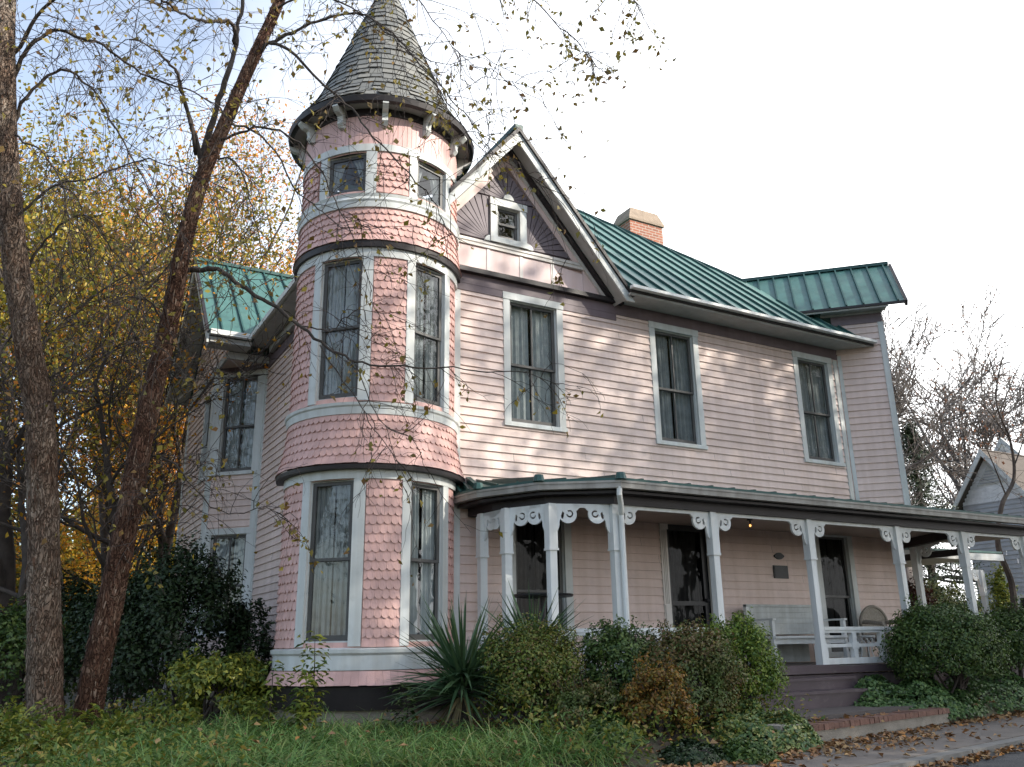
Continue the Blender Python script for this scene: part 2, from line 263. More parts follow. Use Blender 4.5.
class MB:
    def __init__(s, o=(0, 0, 0), x=(1, 0, 0), n=(0, -1, 0)):
        s.v = []; s.f = []; s.frame(o, x, n)
    def frame(s, o, x=(1, 0, 0), n=(0, -1, 0)):
        s.o = Vector(o); s.x = Vector(x).normalized(); s.n = Vector(n).normalized(); return s
    def P(s, lx, ly, lz): return s.o + s.x*lx + s.n*ly + Z*lz      # local: along wall, outwards, up
    def poly(s, pts, world=False):
        i = len(s.v); s.v += [Vector(p) if world else s.P(*p) for p in pts]; s.f.append(tuple(range(i, i+len(pts))))
    def box(s, x0, x1, y0, y1, z0, z1):
        i = len(s.v)
        s.v += [s.P(x, y, z) for z in (z0, z1) for y in (y0, y1) for x in (x0, x1)]
        for f in ((0, 1, 3, 2), (4, 6, 7, 5), (0, 4, 5, 1), (2, 3, 7, 6), (0, 2, 6, 4), (1, 5, 7, 3)): s.f.append(tuple(i+k for k in f))
    def prism(s, pts, y0, y1):
        """outline in the wall plane (lx, lz), thickness from y0 to y1"""
        n = len(pts); i = len(s.v)
        s.v += [s.P(a, y0, b) for a, b in pts] + [s.P(a, y1, b) for a, b in pts]
        s.f.append(tuple(range(i, i+n))); s.f.append(tuple(range(i+2*n-1, i+n-1, -1)))
        for k in range(n): s.f.append((i+k, i+(k+1) % n, i+n+(k+1) % n, i+n+k))
    def slab(s, pts, z0, z1):
        """plan outline (world x, y), from z0 to z1"""
        n = len(pts); i = len(s.v)
        s.v += [Vector((a, b, z0)) for a, b in pts] + [Vector((a, b, z1)) for a, b in pts]
        s.f.append(tuple(range(i, i+n))); s.f.append(tuple(range(i+2*n-1, i+n-1, -1)))
        for k in range(n): s.f.append((i+k, i+(k+1) % n, i+n+(k+1) % n, i+n+k))
    def beam(s, a, b, w, h, upv=Z):
        a = Vector(a); b = Vector(b); d = (b-a).normalized(); sd = d.cross(upv).normalized(); u = sd.cross(d)
        i = len(s.v)
        for p in (a, b):
            for q, r_ in ((-1, -1), (1, -1), (1, 1), (-1, 1)): s.v.append(p + sd*(q*w/2) + u*(r_*h/2))
        for f in ((0, 1, 2, 3), (7, 6, 5, 4), (0, 4, 5, 1), (1, 5, 6, 2), (2, 6, 7, 3), (3, 7, 4, 0)): s.f.append(tuple(i+k for k in f))
    def tube(s, pts, rads, n=6, cap=True):
        pts = [Vector(p) for p in pts]
        if not hasattr(rads, '__len__'): rads = [rads]*len(pts)
        prev = None; i0 = len(s.v)
        for k, p in enumerate(pts):
            d = (pts[min(k+1, len(pts)-1)] - pts[max(k-1, 0)])
            if d.length < 1e-9: d = Z.copy()
            d.normalize()
            a = (prev - d*prev.dot(d)) if prev is not None else d.orthogonal()
            if a.length < 1e-6: a = d.orthogonal()
            a.normalize(); prev = a; b = d.cross(a)
            for j in range(n):
                t = 2*math.pi*j/n; s.v.append(p + (a*math.cos(t)+b*math.sin(t))*rads[k])
        for k in range(len(pts)-1):
            for j in range(n):
                s.f.append((i0+k*n+j, i0+k*n+(j+1) % n, i0+(k+1)*n+(j+1) % n, i0+(k+1)*n+j))
        if cap:
            s.f.append(tuple(range(i0+n-1, i0-1, -1))); e = i0+(len(pts)-1)*n; s.f.append(tuple(range(e, e+n)))
    def lathe(s, prof, c, a0=0, a1=360, n=48, closed=False):
        """profile [(r, z)...] around vertical axis at c, angles in degrees"""
        i0 = len(s.v); full = abs(a1-a0) >= 359.9; m_ = n if full else n+1; k = len(prof)
        for j in range(m_):
            t = R(a0+(a1-a0)*j/n); cs, sn = math.cos(t), math.sin(t)
            for r_, z in prof: s.v.append(Vector((c[0]+r_*cs, c[1]+r_*sn, z)))
        for j in range(n):
            a = i0+j*k; b = i0+((j+1) % m_)*k
            for q in range(k-1 if not closed else k):
                q2 = (q+1) % k; s.f.append((a+q, b+q, b+q2, a+q2))
        if closed and not full:
            s.f.append(tuple(range(i0+k-1, i0-1, -1))); e = i0+n*k; s.f.append(tuple(range(e, e+k)))
    def build(s, name, material, parent=None, label=None, smooth=False):
        me = bpy.data.meshes.new(name); me.from_pydata([tuple(v) for v in s.v], [], s.f); me.update()
        o = link(name, me, material, parent, smooth)
        if label: o['label'] = label
        return o
def build_each(mb, name, material, parent=None, label=None):
    """one object per connected piece of the builder"""
    par = list(range(len(mb.v)))
    def find(a):
        while par[a] != a: par[a] = par[par[a]]; a = par[a]
        return a
    for f in mb.f:
        r0 = find(f[0])
        for q in f[1:]: par[find(q)] = r0
    groups = {}
    for f in mb.f: groups.setdefault(find(f[0]), []).append(f)
    for fs in groups.values():
        b = MB(); ids = {}
        for f in fs:
            g_ = []
            for q in f:
                if q not in ids: ids[q] = len(b.v); b.v.append(mb.v[q])
                g_.append(ids[q])
            b.f.append(tuple(g_))
        b.build(name, material, parent, label)
def arrays_mesh(name, V, k):
    """mesh of separate k-gons from an array of vertices"""
    me = bpy.data.meshes.new(name); n = len(V); me.vertices.add(n); me.vertices.foreach_set('co', np.asarray(V, np.float32).ravel())
    me.loops.add(n); me.loops.foreach_set('vertex_index', np.arange(n, dtype=np.int32))
    me.polygons.add(n//k); me.polygons.foreach_set('loop_start', np.arange(0, n, k, dtype=np.int32)); me.polygons.foreach_set('loop_total', np.full(n//k, k, np.int32))
    me.update(calc_edges=True); return me
def curve_shape(outer, holes, depth):
    """flat 2-D outline with holes -> mesh data in its own x/y plane with thickness"""
    cu = bpy.data.curves.new('outline', 'CURVE'); cu.dimensions = '2D'; cu.fill_mode = 'BOTH'; cu.extrude = depth/2
    for pts in [outer]+holes:
        sp = cu.splines.new('POLY'); sp.points.add(len(pts)-1)
        for p, q in zip(sp.points, pts): p.co = (q[0], q[1], 0, 1)
        sp.use_cyclic_u = True
    ob = bpy.data.objects.new('outline', cu); COL.objects.link(ob)
    dg = bpy.context.evaluated_depsgraph_get(); me = bpy.data.meshes.new_from_object(ob.evaluated_get(dg))
    V = [v.co.copy() for v in me.vertices]; F = [tuple(p.vertices) for p in me.polygons]
    bpy.data.objects.remove(ob); bpy.data.curves.remove(cu); bpy.data.meshes.remove(me)
    return V, F

# ------------------------------------------------------------------ setting
rng = random.Random(7); nrg = np.random.default_rng(7)
SK = R(10.5); sx, sy = math.cos(SK), math.sin(SK)                 # the street runs a little askew to the house
def street(a, b, z):  # a along the street, b away from it towards the house; origin on the kerb
    return Vector((9.18+a*sx-b*sy, 6.43+a*sy+b*sx, z))
Z_ROAD, Z_WALK, Z_YARD = 0.37, 0.45, 0.62
g = MB(); g.poly([(-400, -400, .30), (400, -400, .30), (400, 400, .30), (-400, 400, .30)], True)
g.poly([(-400, -400, -.7), (-400, 400, -.7), (400, 400, -.7), (400, -400, -.7)], True)
tag(g.build('ground', M_SOIL), kind='structure')
g = MB(); pts = [street(-60, -9, Z_ROAD), street(60, -9, Z_ROAD), street(60, -.16, Z_ROAD), street(-60, -.16, Z_ROAD)]
g.poly(pts, True); tag(g.build('road', M_ASPH), kind='structure')
g = MB()
for k in range(-40, 40):                                           # kerb in separate stones
    a0, a1 = k*1.2+.008, k*1.2+1.192; dz = rng.uniform(-.008, .008); db = rng.uniform(-.012, .012)
    q = [street(a0, -.16+db, 0), street(a1, -.16+db, 0), street(a1, -.003, 0), street(a0, -.003, 0)]
    g.slab([(p.x, p.y) for p in q], .3, Z_WALK-.004+dz)
tag(g.build('kerb', M_KERB), kind='structure')
g = MB()
for k in range(-30, 30):
    a0, a1 = k*1.5+.006, k*1.5+1.494
    q = [street(a0, 0, 0), street(a1, 0, 0), street(a1, 1.22, 0), street(a0, 1.22, 0)]
    g.slab([(p.x, p.y) for p in q], .32, Z_WALK+rng.uniform(-.004, .004))
tag(g.build('sidewalk', M_PAVE), kind='structure')
# yard: gently uneven ground behind the low wall / bank
def yard_z(x, y):
    d = (y-6.43)*sx-(x-9.18)*sy-1.24                                # distance behind the sidewalk
    t = max(0., min(1., d/.5)) if x < 7.4 else (1. if d > .02 else 0)
    return Z_WALK+.01 + (Z_YARD-Z_WALK)*t + .03*math.sin(x*1.7+y)*math.cos(y*1.3)*t
g = MB(); nx, ny = 150, 120; ids = {}
for j in range(ny+1):
    for i in range(nx+1):
        a = -20+i*.5
        b = 1.24+ (j*.15 if j < 40 else 6+(j-40)*.9)
        p = street(a, b, 0); g.v.append(Vector((p.x, p.y, yard_z(p.x, p.y)+(0.0 if b < 40 else 0))))
for j in range(ny):
    for i in range(nx):
        a = j*(nx+1)+i; g.f.append((a, a+1, a+nx+2, a+nx+1))
tag(g.build('yard', M_SOIL, smooth=True), kind='structure')

# ------------------------------------------------------------------ the house
house = empty('house', (9.7, 11.5, Z_YARD), 'pink Victorian house with a round corner tower, green metal roof and front porch', 'house')
YF, XL, XC = 11.5, 3.9, 15.5
TC = (4.416, 12.05); TR = 1.238
EXP = .134
def strips(a, b, holes):
    out = [(a, b)]
    for h0, h1 in holes:
        n = []
        for p, q in out:
            if h1 <= p or h0 >= q: n.append((p, q)); continue
            if h0 > p: n.append((p, h0))
            if h1 < q: n.append((h1, q))
        out = n
    return [s_ for s_ in out if s_[1]-s_[0] > .004]
def clap(mb, x0, x1, z0, z1, holes=(), lim=None, exp=EXP, t=.023):
    """bevel siding: each course a sloping board with a lip; holes = (x0, x1, z0, z1)"""
    k = 0; z = z0
    while z < z1-1e-6:
        zt = min(z+exp, z1)
        cuts = sorted({z, zt} | {h for hh in holes for h in hh[2:4] if z < h < zt})
        for a, b in zip(cuts[:-1], cuts[1:]):
            mid = (a+b)/2; xa, xb = (x0, x1) if lim is None else lim(mid)
            ya = t*(1-(a-z)/exp)+.002; yb = t*(1-(b-z)/exp)+.002
            for p, q in strips(xa, xb, [(h[0], h[1]) for h in holes if h[2] < mid < h[3]]):
                # break long runs into boards with slight misfit
                cur = p; ph = (k*1.37) % 3.1
                while cur < q-1e-6:
                    nx_ = min(q, cur + (3.2 if cur > p else 1.2+ph)); dy = rng.uniform(-.0012, .0012)
                    gp = .0035 if nx_ < q-1e-6 else 0
                    mb.poly([(cur, ya+dy, a), (nx_-gp, ya+dy, a), (nx_-gp, yb+dy, b), (cur, yb+dy, b)])
                    if a == z: mb.poly([(cur, 0, a), (nx_, 0, a), (nx_, ya+dy, a), (cur, ya+dy, a)])
                    cur = nx_
        z = zt; k += 1
def curtain_mb(mb, x0, x1, z0, z1, y, amp=.02, waves=9, seed=0, gather=None):
    r_ = random.Random(seed); n = 60; ph = r_.uniform(0, 6); ph2 = r_.uniform(0, 6); rows = 4
    i0 = len(mb.v)
    for j in range(rows+1):
        t = j/rows
        for i in range(n+1):
            u = i/n; x = x0+(x1-x0)*u
            w = amp*math.sin(u*waves*2*math.pi+ph)+amp*.6*math.sin(u*waves*3.7*math.pi+ph2)
            if gather: ed_ = x0 if gather > 0 else x1; x = ed_+(x-ed_)*(1-.72*t**.7)
            mb.v.append(mb.P(x+.3*w*t, y+w*(.6+.4*t), z1+(z0-z1)*t))
    for j in range(rows):
        for i in range(n):
            a = i0+j*(n+1)+i; mb.f.append((a, a+1, a+n+2, a+n+1))
def window(fr, x0, x1, z0, z1, cas=.122, sill=.07, sides=True, muntin=True, meet=.47, depth=.10, cur=M_CURT, seed=1, label=None, case_mat=None, proud=.03, tied=False, glass=None, hood=False, name='window', part=True):
    """double hung window in opening x0..x1, z0..z1 of a wall frame: casing > sash, glass pane, curtain"""
    o, xd, nd = fr; c = MB(o, xd, nd)
    if sides:
        c.box(x0-cas, x0-.001, -.02, proud, z0-sill, z1); c.box(x1+.001, x1+cas, -.02, proud, z0-sill, z1)
        c.box(x0-cas-.012, x1+cas+.012, -.02, proud+.012, z1+.001, z1+cas); c.box(x0-cas-.012, x1+cas+.012, -.02, proud+.025, z0-sill, z0-.001)
        if hood: c.box(x0-cas-.03, x1+cas+.03, -.02, proud+.05, z1+cas+.001, z1+cas+.035)
    # jamb liner back to the sash
    c.box(x0-.012, x0+.012, -depth-.05, -.021, z0, z1); c.box(x1-.012, x1+.012, -depth-.05, -.021, z0, z1)
    c.box(x0+.013, x1-.013, -depth-.05, -.021, z1-.012, z1+.011); c.box(x0+.013, x1-.013, -depth-.05, -.021, z0-.011, z0+.02)
    w = c.build(name, case_mat or M_TRIM, house, label)
    a0, a1, b0, b1 = x0+.014, x1-.014, z0+.022, z1-.014; mz = b0+(b1-b0)*meet; sw = .05
    s_ = MB(o, xd, nd)
    for (p, q, yy) in ((b0, mz+.02, -depth*.75), (mz-.02, b1, -depth*.45)):
        s_.box(a0, a0+sw, yy-.035, yy, p, q); s_.box(a1-sw, a1, yy-.035, yy, p, q)
        s_.box(a0+sw, a1-sw, yy-.034, yy-.001, p, p+(.07 if p == b0 else .04)); s_.box(a0+sw, a1-sw, yy-.034, yy-.001, q-.045, q)
        if muntin: xm = (a0+a1)/2; s_.box(xm-.013, xm+.013, yy-.03, yy-.004, p+.041, q-.046)
    s_.build('sash', M_SASH, w)
    p_ = MB(o, xd, nd)
    for (p, q, yy) in ((b0+.03, mz, -depth*.75-.018), (mz, b1-.03, -depth*.45-.018)):
        p_.poly([(a0+.03, yy, p), (a1-.03, yy, p), (a1-.03, yy, q), (a0+.03, yy, q)])
    p_.build('pane', glass or M_GLASS, w)
    if cur is not None:
        k = MB(o, xd, nd); xm = (x0+x1)/2; g_ = rng.uniform(.0, .03)
        curtain_mb(k, x0-.02, xm-g_, z0-.02, z1+.02, -depth-.055, seed=seed, waves=3+seed % 4, gather=1 if tied else None); curtain_mb(k, xm+g_, x1+.02, z0-.02, z1+.02, -depth-.055, seed=seed+50, waves=3+seed % 3, gather=-1 if tied else None)
        k.build('curtain', cur, w)
    return w
FA = ((0, YF, 0), (1, 0, 0), (0, -1, 0))            # street facade, lx = world x
LW = ((XL, 0, 0), (0, -1, 0), (-1, 0, 0))           # left wall, lx = -world y
s2 = 1/math.sqrt(2)
WG = ((14.4, 11.5, 0), (1, -1, 0), (-1, -1, 0))     # diagonal wing, its left wall
CB = ((3.08, 17.85, 0), (1, -1, 0), (-1, -1, 0))    # canted face of the left bay
BO = ((3.08, 0, 0), (0, -1, 0), (-1, 0, 0))         # outer face of the left bay

ups = [(6.512, 7.428, 4.995, 7.09), (9.55, 10.45, 4.995, 7.10), (13.21, 14.08, 4.995, 7.10)]
door = (9.51, 10.41, 1.24, 3.56)
lows = [(6.55, 7.44, 1.36, 3.52), (13.2, 14.0, 1.36, 3.52)]
f = MB(*FA)
clap(f, 5.2, XC, 1.0, 7.24, [(a-.1, b+.1, c-.05, d+.1) for a, b, c, d in ups+lows]+[(door[0]-.13, door[1]+.13, 1.2, door[3]+.1)], lim=lambda z: (5.2, XC-.01) if z < 3.9 else (5.2, 14.45))
f.build('wall', M_PINK, house, 'long clapboard wall facing the street')
for i, (a, b, c, d) in enumerate(ups):
    window(FA, a, b, c, d, seed=i+1, cur=(M_CURT, M_CURT2, M_CURT2)[i])
for i, (a, b, c, d) in enumerate(lows):
    window(FA, a, b, c, d, cas=.13, seed=i+11, cur=M_DIM, muntin=False, glass=M_DIMGLASS)
# front door behind darkened glass, carved casing
c = MB(*FA); a, b, z0, z1 = door
c.box(a-.15, a-.002, -.02, .035, z0, z1+.02); c.box(b+.002, b+.15, -.02, .035, z0, z1+.02); c.box(a-.19, b+.19, -.02, .05, z1+.021, z1+.20); c.box(a-.22, b+.22, -.02, .08, z1+.201, z1+.25)
for xx in (a-.076, b+.076):
    c.box(xx-.09, xx+.09, .036, .06, z0, z0+.22); c.box(xx-.06, xx+.06, .036, .055, z0+.62, z0+.95); c.box(xx-.085, xx+.085, .036, .058, z1-.12, z1+.015)
    c.box(xx-.04, xx-.025, .036, .05, z0+.97, z1-.14); c.box(xx+.025, xx+.04, .036, .05, z0+.97, z1-.14); c.box(xx-.007, xx+.007, .036, .05, z0+.97, z1-.14)
dr = c.build('door', M_CREAM, house, 'dark front door in a carved cream surround')
s_ = MB(*FA); s_.box(a+.002, a+.1, -.09, -.04, z0, z1); s_.box(b-.1, b-.002, -.09, -.04, z0, z1); s_.box(a+.1, b-.1, -.089, -.041, z1-.12, z1); s_.box(a+.1, b-.1, -.089, -.041, z0, z0+.3)
s_.box(a+.1, b-.1, -.088, -.042, z0+.95, z0+1.02)
s_.build('door_leaf', M_IRON, dr)
p_ = MB(*FA); p_.poly([(a+.1, -.07, z0+.3), (b-.1, -.07, z0+.3), (b-.1, -.07, z1-.12), (a+.1, -.07, z1-.12)]); p_.build('door_glass', M_DIMGLASS, dr)
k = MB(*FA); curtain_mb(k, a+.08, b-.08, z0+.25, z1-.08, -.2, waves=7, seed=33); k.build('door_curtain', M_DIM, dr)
h = MB(*FA); h.lathe([(0, z0+1.0), (.028, z0+1.01), (.035, z0+1.035), (.028, z0+1.06), (0, z0+1.07)], (b-.06, YF+.02), n=10); h.build('door_knob', M_IRON, dr)
# interior darkness: a lining box a little behind the walls
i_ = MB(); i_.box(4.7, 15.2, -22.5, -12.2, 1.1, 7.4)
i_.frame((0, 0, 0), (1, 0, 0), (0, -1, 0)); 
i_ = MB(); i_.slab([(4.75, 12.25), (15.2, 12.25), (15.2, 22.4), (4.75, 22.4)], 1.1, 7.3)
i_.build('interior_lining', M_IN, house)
# plain closing walls never seen from the street: right, back, rear left
w = MB((XC, 0, 0), (0, 1, 0), (1, 0, 0)); clap(w, 11.5, 22.9, .6, 7.4); 
w.frame((0, 22.9, 0), (-1, 0, 0), (0, 1, 0)); clap(w, -15.5, -3.9, .6, 7.4)
w.frame(*LW); clap(w, -22.9, -20.9, .6, 7.3)
w.build('wall', M_PINK, house, 'clapboard walls on the far sides of the house')
# left wall and canted bay
w = MB(*LW); clap(w, -17.0, -12.2, .95, 7.05); w.build('wall', M_PINK, house, 'clapboard wall running back beside the tower')
bl = math.hypot(.82, .85)
w = MB(*CB); bwin = [(.20, .98, 5.0, 7.0), (.20, .98, 1.9, 3.75)]
clap(w, 0, bl, .95, 7.1, [(a-.05, b+.05, c-.05, d+.08) for a, b, c, d in bwin])
w.frame(*BO); owin = [(-18.75, -18.15, 5.0, 6.7), (-18.75, -18.15, 1.9, 3.6)]
clap(w, -21.05, -17.85, .95, 7.1, [(a-.05, b+.05, c-.05, d+.08) for a, b, c, d in owin]); 
w.build('bay_wall', M_PINK, house)
for i, q in enumerate(bwin): window(CB, *q, cas=.12, seed=21+i)
for i, q in enumerate(owin): window(BO, *q, cas=.12, seed=25+i, cur=M_DIM)
w = MB(*CB); 
w.box(-.005, .08, 0, .035, .95, 7.1); w.box(bl-.14, bl-.02, 0, .035, .95, 7.1)
w.frame(*BO); w.box(-17.99, -17.86, 0, .035, .95, 7.1); w.box(-21.05, -20.9, 0, .035, .95, 7.1)
w.frame(*LW); w.box(-17.0, -16.86, 0, .03, .95, 7.1)
build_each(w, 'corner_board', M_TRIM, house, 'weathered white corner boards of the left bay')
w = MB(*CB); w.box(-.02, bl+.02, 0, .045, 7.1, 7.36); w.frame(*BO); w.box(-21.05, -17.84, 0, .045, 7.1, 7.2); w.frame(*LW); w.box(-16.8, -12.2, 0, .04, 7.05, 7.42)
build_each(w, 'frieze', M_MAUVE, house, 'dark frieze under the left eaves')
# gable above the left bay
w = MB(*BO)
gy0, gy1, gym, gz0, gzr = -21.05, -16.75, -18.9, 7.2, 9.9
clap(w, gy0, gy1, gz0, gzr, lim=lambda z: (gym-(gzr-z)*.80, gym+(gzr-z)*.80), t=.02)
w.poly([(gy1, 0, 7.2), (-17.0, -.82, 7.2), (gy1, -.82, 7.2)]); w.poly([(gy1, 0, 7.2), (-17.85, 0, 7.2), (-17.0, -.82, 7.2)])
w.build('gable_wall', M_PINK, house, 'clapboard gable above the left bay')
b_ = MB(*BO); b_.box(gy1-.02, gy1+.03, -.8, .03, 7.12, 7.26); b_.box(gy0, gy1-.03, .022, .06, 7.1, 7.24); build_each(b_, 'gable_trim', M_SOFFIT, house)

# --- roofs
def seam_line(mb, a, b, nrm, w=.03, h=.045):
    a = Vector(a); b = Vector(b); n_ = Vector(nrm).normalized(); mb.beam(a+n_*h*.5, b+n_*h*.5, w, h, n_)
ze, ex0, ex1, ey0, ey1, PIT = 7.5, 3.4, 15.9, 10.9, 23.4, .9
ap = Vector((9.65, 17.15, ze+6.25*PIT))
r_ = MB()

# front gable
gx, gz, gs, eyg = 6.50, 10.11, 1.18, 11.05
gl = 5.2
def gyb(z): return ey0+(z-ze)/PIT
gr = gx+(gz-ze)/gs
hipL = Vector((ex0+2, ey0+2, ze+2*PIT)); tip = Vector((gx, gyb(gz), gz))
hipW = Vector((13.7, 13.1, ze+2.2*PIT))
r_.poly([(gr, ey0, ze), (14.95, ey0, ze), (14.2, 11.7, ze+.8*PIT), hipW, ap, hipL+Vector((.2, .2, .2*PIT)), tip], True)
r_.poly([(ex1, 13.1, ze), (ex1, ey1, ze), ap, hipW], True); r_.poly([(ex1, ey1, ze), (ex0, ey1, ze), ap], True); r_.poly([(ex0, ey1, ze), (ex0, 12.7, ze), (ex0+1.8, 12.7, ze+1.8*PIT), hipL, ap], True)
r_.poly([(gx, eyg, gz), (gr, eyg, ze), (gr, ey0, ze), (gx, gyb(gz), gz)], True); r_.poly([(gx, eyg, gz), (gx, gyb(gz), gz), (gl, gyb(gz-(gx-gl)*gs), gz-(gx-gl)*gs), (gl, eyg, gz-(gx-gl)*gs)], True)
# left bay gable (ridge along x)
lx0 = 2.55; lry, lrz, lez = 18.9, 10.05, 7.5; lh = 2.6
r_.poly([(lx0, lry, lrz), (lx0, lry-lh, lez), (3.3, lry-lh, lez), (5.85, lry, lrz)], True); r_.poly([(lx0, lry, lrz), (5.85, lry, lrz), (3.3, lry+lh, lez), (lx0, lry+lh, lez)], True)
# diagonal wing gable
wrA, wrB = Vector((13.5, 13.6, 9.6)), Vector((16.02, 11.08, 9.6)); weA, weB = Vector((13.62, 11.82, 8.27)), Vector((15.19, 10.25, 8.27))
r_.poly([wrB, wrA, weA, weB], True)
mir = lambda p: Vector((p.x+2*(27.1-p.x-p.y)/2, p.y+2*(27.1-p.x-p.y)/2, p.z))
dv = Vector((s2, -s2, 0))
r_.poly([wrA, wrB-dv*.3, mir(weB)-dv*1.45, mir(weA)], True)
roof = r_.build('roof', M_GREEN, house, 'green standing seam metal roof')
sm, smr, sml, smb, smw = MB(), MB(), MB(), MB(), MB(); nf = Vector((0, -PIT, 1)); x = gx+.1
while x < ex1-.1:
    yt = min(ey0+min(x-ex0, ex1-x, 6.2), 25.9-x if x > 13.5 else 99); ys = ey0
    if x < gr: ys = gyb(gz-abs(x-gx)*gs)
    if yt > ys+.05: seam_line(sm, (x, ys, ze+(ys-ey0)*PIT), (x, yt, ze+(yt-ey0)*PIT), nf)
    x += .415
y = ey0+.3
while y < ey1: 
    d = min(y-ey0, ey1-y, 6.2)
    if y > 13.2: seam_line(smr, (ex1, y, ze), (ex1-d, y, ze+d*PIT), (PIT, 0, 1))
    if y > 13.4: seam_line(sml, (ex0, y, ze), (ex0+d, y, ze+d*PIT), (-PIT, 0, 1))
    y += .415
for t in np.arange(.28, 3.2, .415):
    seam_line(smb, (lx0+t, lry-lh, lez), (lx0+t, lry, lrz), (0, -1, 1))
dv = Vector((s2, -s2, 0)); L = (wrB-wrA).length
for t in np.arange(.12, L, .335):
    a = wrB-dv*t; b = weB-dv*t
    if t < (weB-weA).length: seam_line(smw, b, a, (-1, -1, 1.3))
    else:
        k = (t-(weB-weA).length)/(L-(weB-weA).length); b = weA.lerp(wrA, k); seam_line(smw, b, a, (-1, -1, 1.3))
for q_ in (sm, smr, sml, smb, smw): q_.build('roof_seam', M_GRNDK, roof)
rg = MB()
hipR = Vector((ex1, ey0, ze))
rg.beam(ap, hipW, .14, .05); rg.beam(ap, hipL, .14, .05); rg.beam(wrA+Z*.02, wrB+Z*.02, .12, .07)
rg.beam((gx, eyg-.02, gz+.02), (gx, gyb(gz), gz+.02), .16, .09); rg.beam((lx0-.02, lry, lrz+.02), (5.85, lry, lrz+.02), .12, .07)
build_each(rg, 'roof_ridge', M_GRNDK, roof)
ch = MB(); ch.box(12.3, 13.35, -16.15, -15.45, 9.5, 11.86); chim = ch.build('chimney', M_BRICK, roof, 'brick chimney with a sloping stucco cap')
ch = MB(); 
q0 = [(12.26, 15.41), (13.39, 15.41), (13.39, 16.19), (12.26, 16.19)]; q1 = [(12.40, 15.52), (13.26, 15.52), (13.26, 16.08), (12.40, 16.08)]
ch.slab(q0, 11.87, 11.93); i0 = len(ch.v); ch.v += [Vector((a, b, 11.93)) for a, b in q0]+[Vector((a, b, 12.26)) for a, b in q1]
for k in range(4): ch.f.append((i0+k, i0+(k+1) % 4, i0+4+(k+1) % 4, i0+4+k))
ch.f.append((i0+4, i0+5, i0+6, i0+7)); ch.build('chimney_cap', mat('chimney_stucco', (.32, .25, .19), .9, .2, 6, bump=.5, bscale=30, dirt=(.2, .15, .1), dirt_amt=.6), roof)
# eaves: gutter, soffit, dark shadow strip along the street and the left side
e = MB(*FA)
e.poly([(gr-.05, .56, 7.44), (15.0, .56, 7.44), (14.46, .002, 7.44), (gr-.05, .002, 7.44)]); e.poly([(gr-.05, .56, 7.44), (14.96, .56, 7.44), (14.96, .56, 7.52), (gr-.05, .56, 7.52)])
e.box(gr-.08, 14.7, .50, .559, 7.405, 7.439)
e.frame(*LW); e.poly([(-16.6, .47, 7.40), (-12.4, .47, 7.40), (-12.4, .0, 7.40), (-16.6, 0, 7.40)]); e.box(-16.4, -12.4, .05, .13, 7.25, 7.39)
build_each(e, 'soffit', M_SOFFIT, house)
e = MB(*FA); e.box(gr-.12, 14.88, .60, .70, 7.475, 7.53)
e.frame(*LW); e.box(-16.25, -12.6, .43, .54, 7.43, 7.53); e.frame((0, 16.3, 0), (1, 0, 0), (0, -1, 0)); e.box(2.6, 3.37, .0, .11, 7.40, 7.5)
build_each(e, 'gutter', M_WHITE, house, 'white painted roof gutters')
e = MB(); e.frame((0, 16.3, 0), (1, 0, 0), (0, -1, 0)); e.box(2.62, 3.4, -.45, -.01, 7.28, 7.38); build_each(e, 'soffit', M_SOFFIT, house, 'boxed soffit of the left bay gable')
e = MB(*FA); e.box(gr-.1, 14.9, .561, .598, 7.44, 7.50); build_each(e, 'eave_shadow_strip', M_DARK, house)  # near-black strip painted in as the shadow line under the gutter
# frieze on the street side
e = MB(*FA); e.box(5.4, 14.4, .0, .035, 7.22, 7.25); e.box(5.4, gr-.02, 0, .03, 7.10, 7.43); e.box(gr-.02, 14.44, 0, .03, 7.225, 7.44)
e.frame(*WG); e.box(0, 1.0, 0, .03, 7.97, 8.25)
build_each(e, 'frieze', M_MAUVE, house, 'mauve frieze band below the roof')
e = MB(*FA); e.box(5.4, gr+.1, .031, .13, 7.40, 7.48); e.build('belt_moulding', M_DARK, house)
# corner boards on the street side
e = MB(*FA); e.box(5.50, 5.60, .0, .035, 1.2, 7.08); e.box(14.27, 14.375, 0, .035, 3.9, 7.2); e.box(XC-.12, XC+.02, 0, .035, 1.2, 3.6)
e.frame(*WG); e.box(.03, .10, 0, .03, 3.9, 7.3); e.box(.91, 1.02, 0, .036, 3.75, 7.97)
build_each(e, 'corner_board', M_TRIM, house, 'grey white corner boards of the street front')
# wing
w = MB(*WG); clap(w, 0, .97, 3.75, 7.98, exp=.138)
wo = Vector((14.4+1.02*s2, 11.5-1.02*s2, 0)); w.frame(wo, (1, 1, 0), (1, -1, 0)); clap(w, 0, 1.7, 3.75, 8.0)
clap(w, 0, 1.7, 8.0, 9.4, lim=lambda z: (.85-(9.5-z)*.6, .85+(9.5-z)*.6))
w.frame(wo+Vector((1.2, 1.2, 0)), (-1, 1, 0), (1, 1, 0)); clap(w, 0, 1.0, 3.75, 8.0)
w.build('wing_wall', M_PINK, house, 'clapboard wall of the angled corner wing')
e = MB(*WG); e.poly([(-.2, .30, 8.22), (1.1, .30, 8.22), (1.1, 0, 8.22), (-.2, 0, 8.22)]); e.box(-.75, 1.12, .29, .32, 8.19, 8.26); e.box(-.2, 1.03, .031, .07, 8.17, 8.215); build_each(e, 'soffit', M_SOFFIT, house, 'soffit of the corner wing')
e = MB(); e.beam(wrB+dv*.03-Z*.05, weB+dv*.03-Z*.05, .05, .13); e.beam(weA-Z*.02, weB-Z*.02, .05, .05)
e.build('rake_board', M_DARK, house, 'dark rake edge of the corner wing')

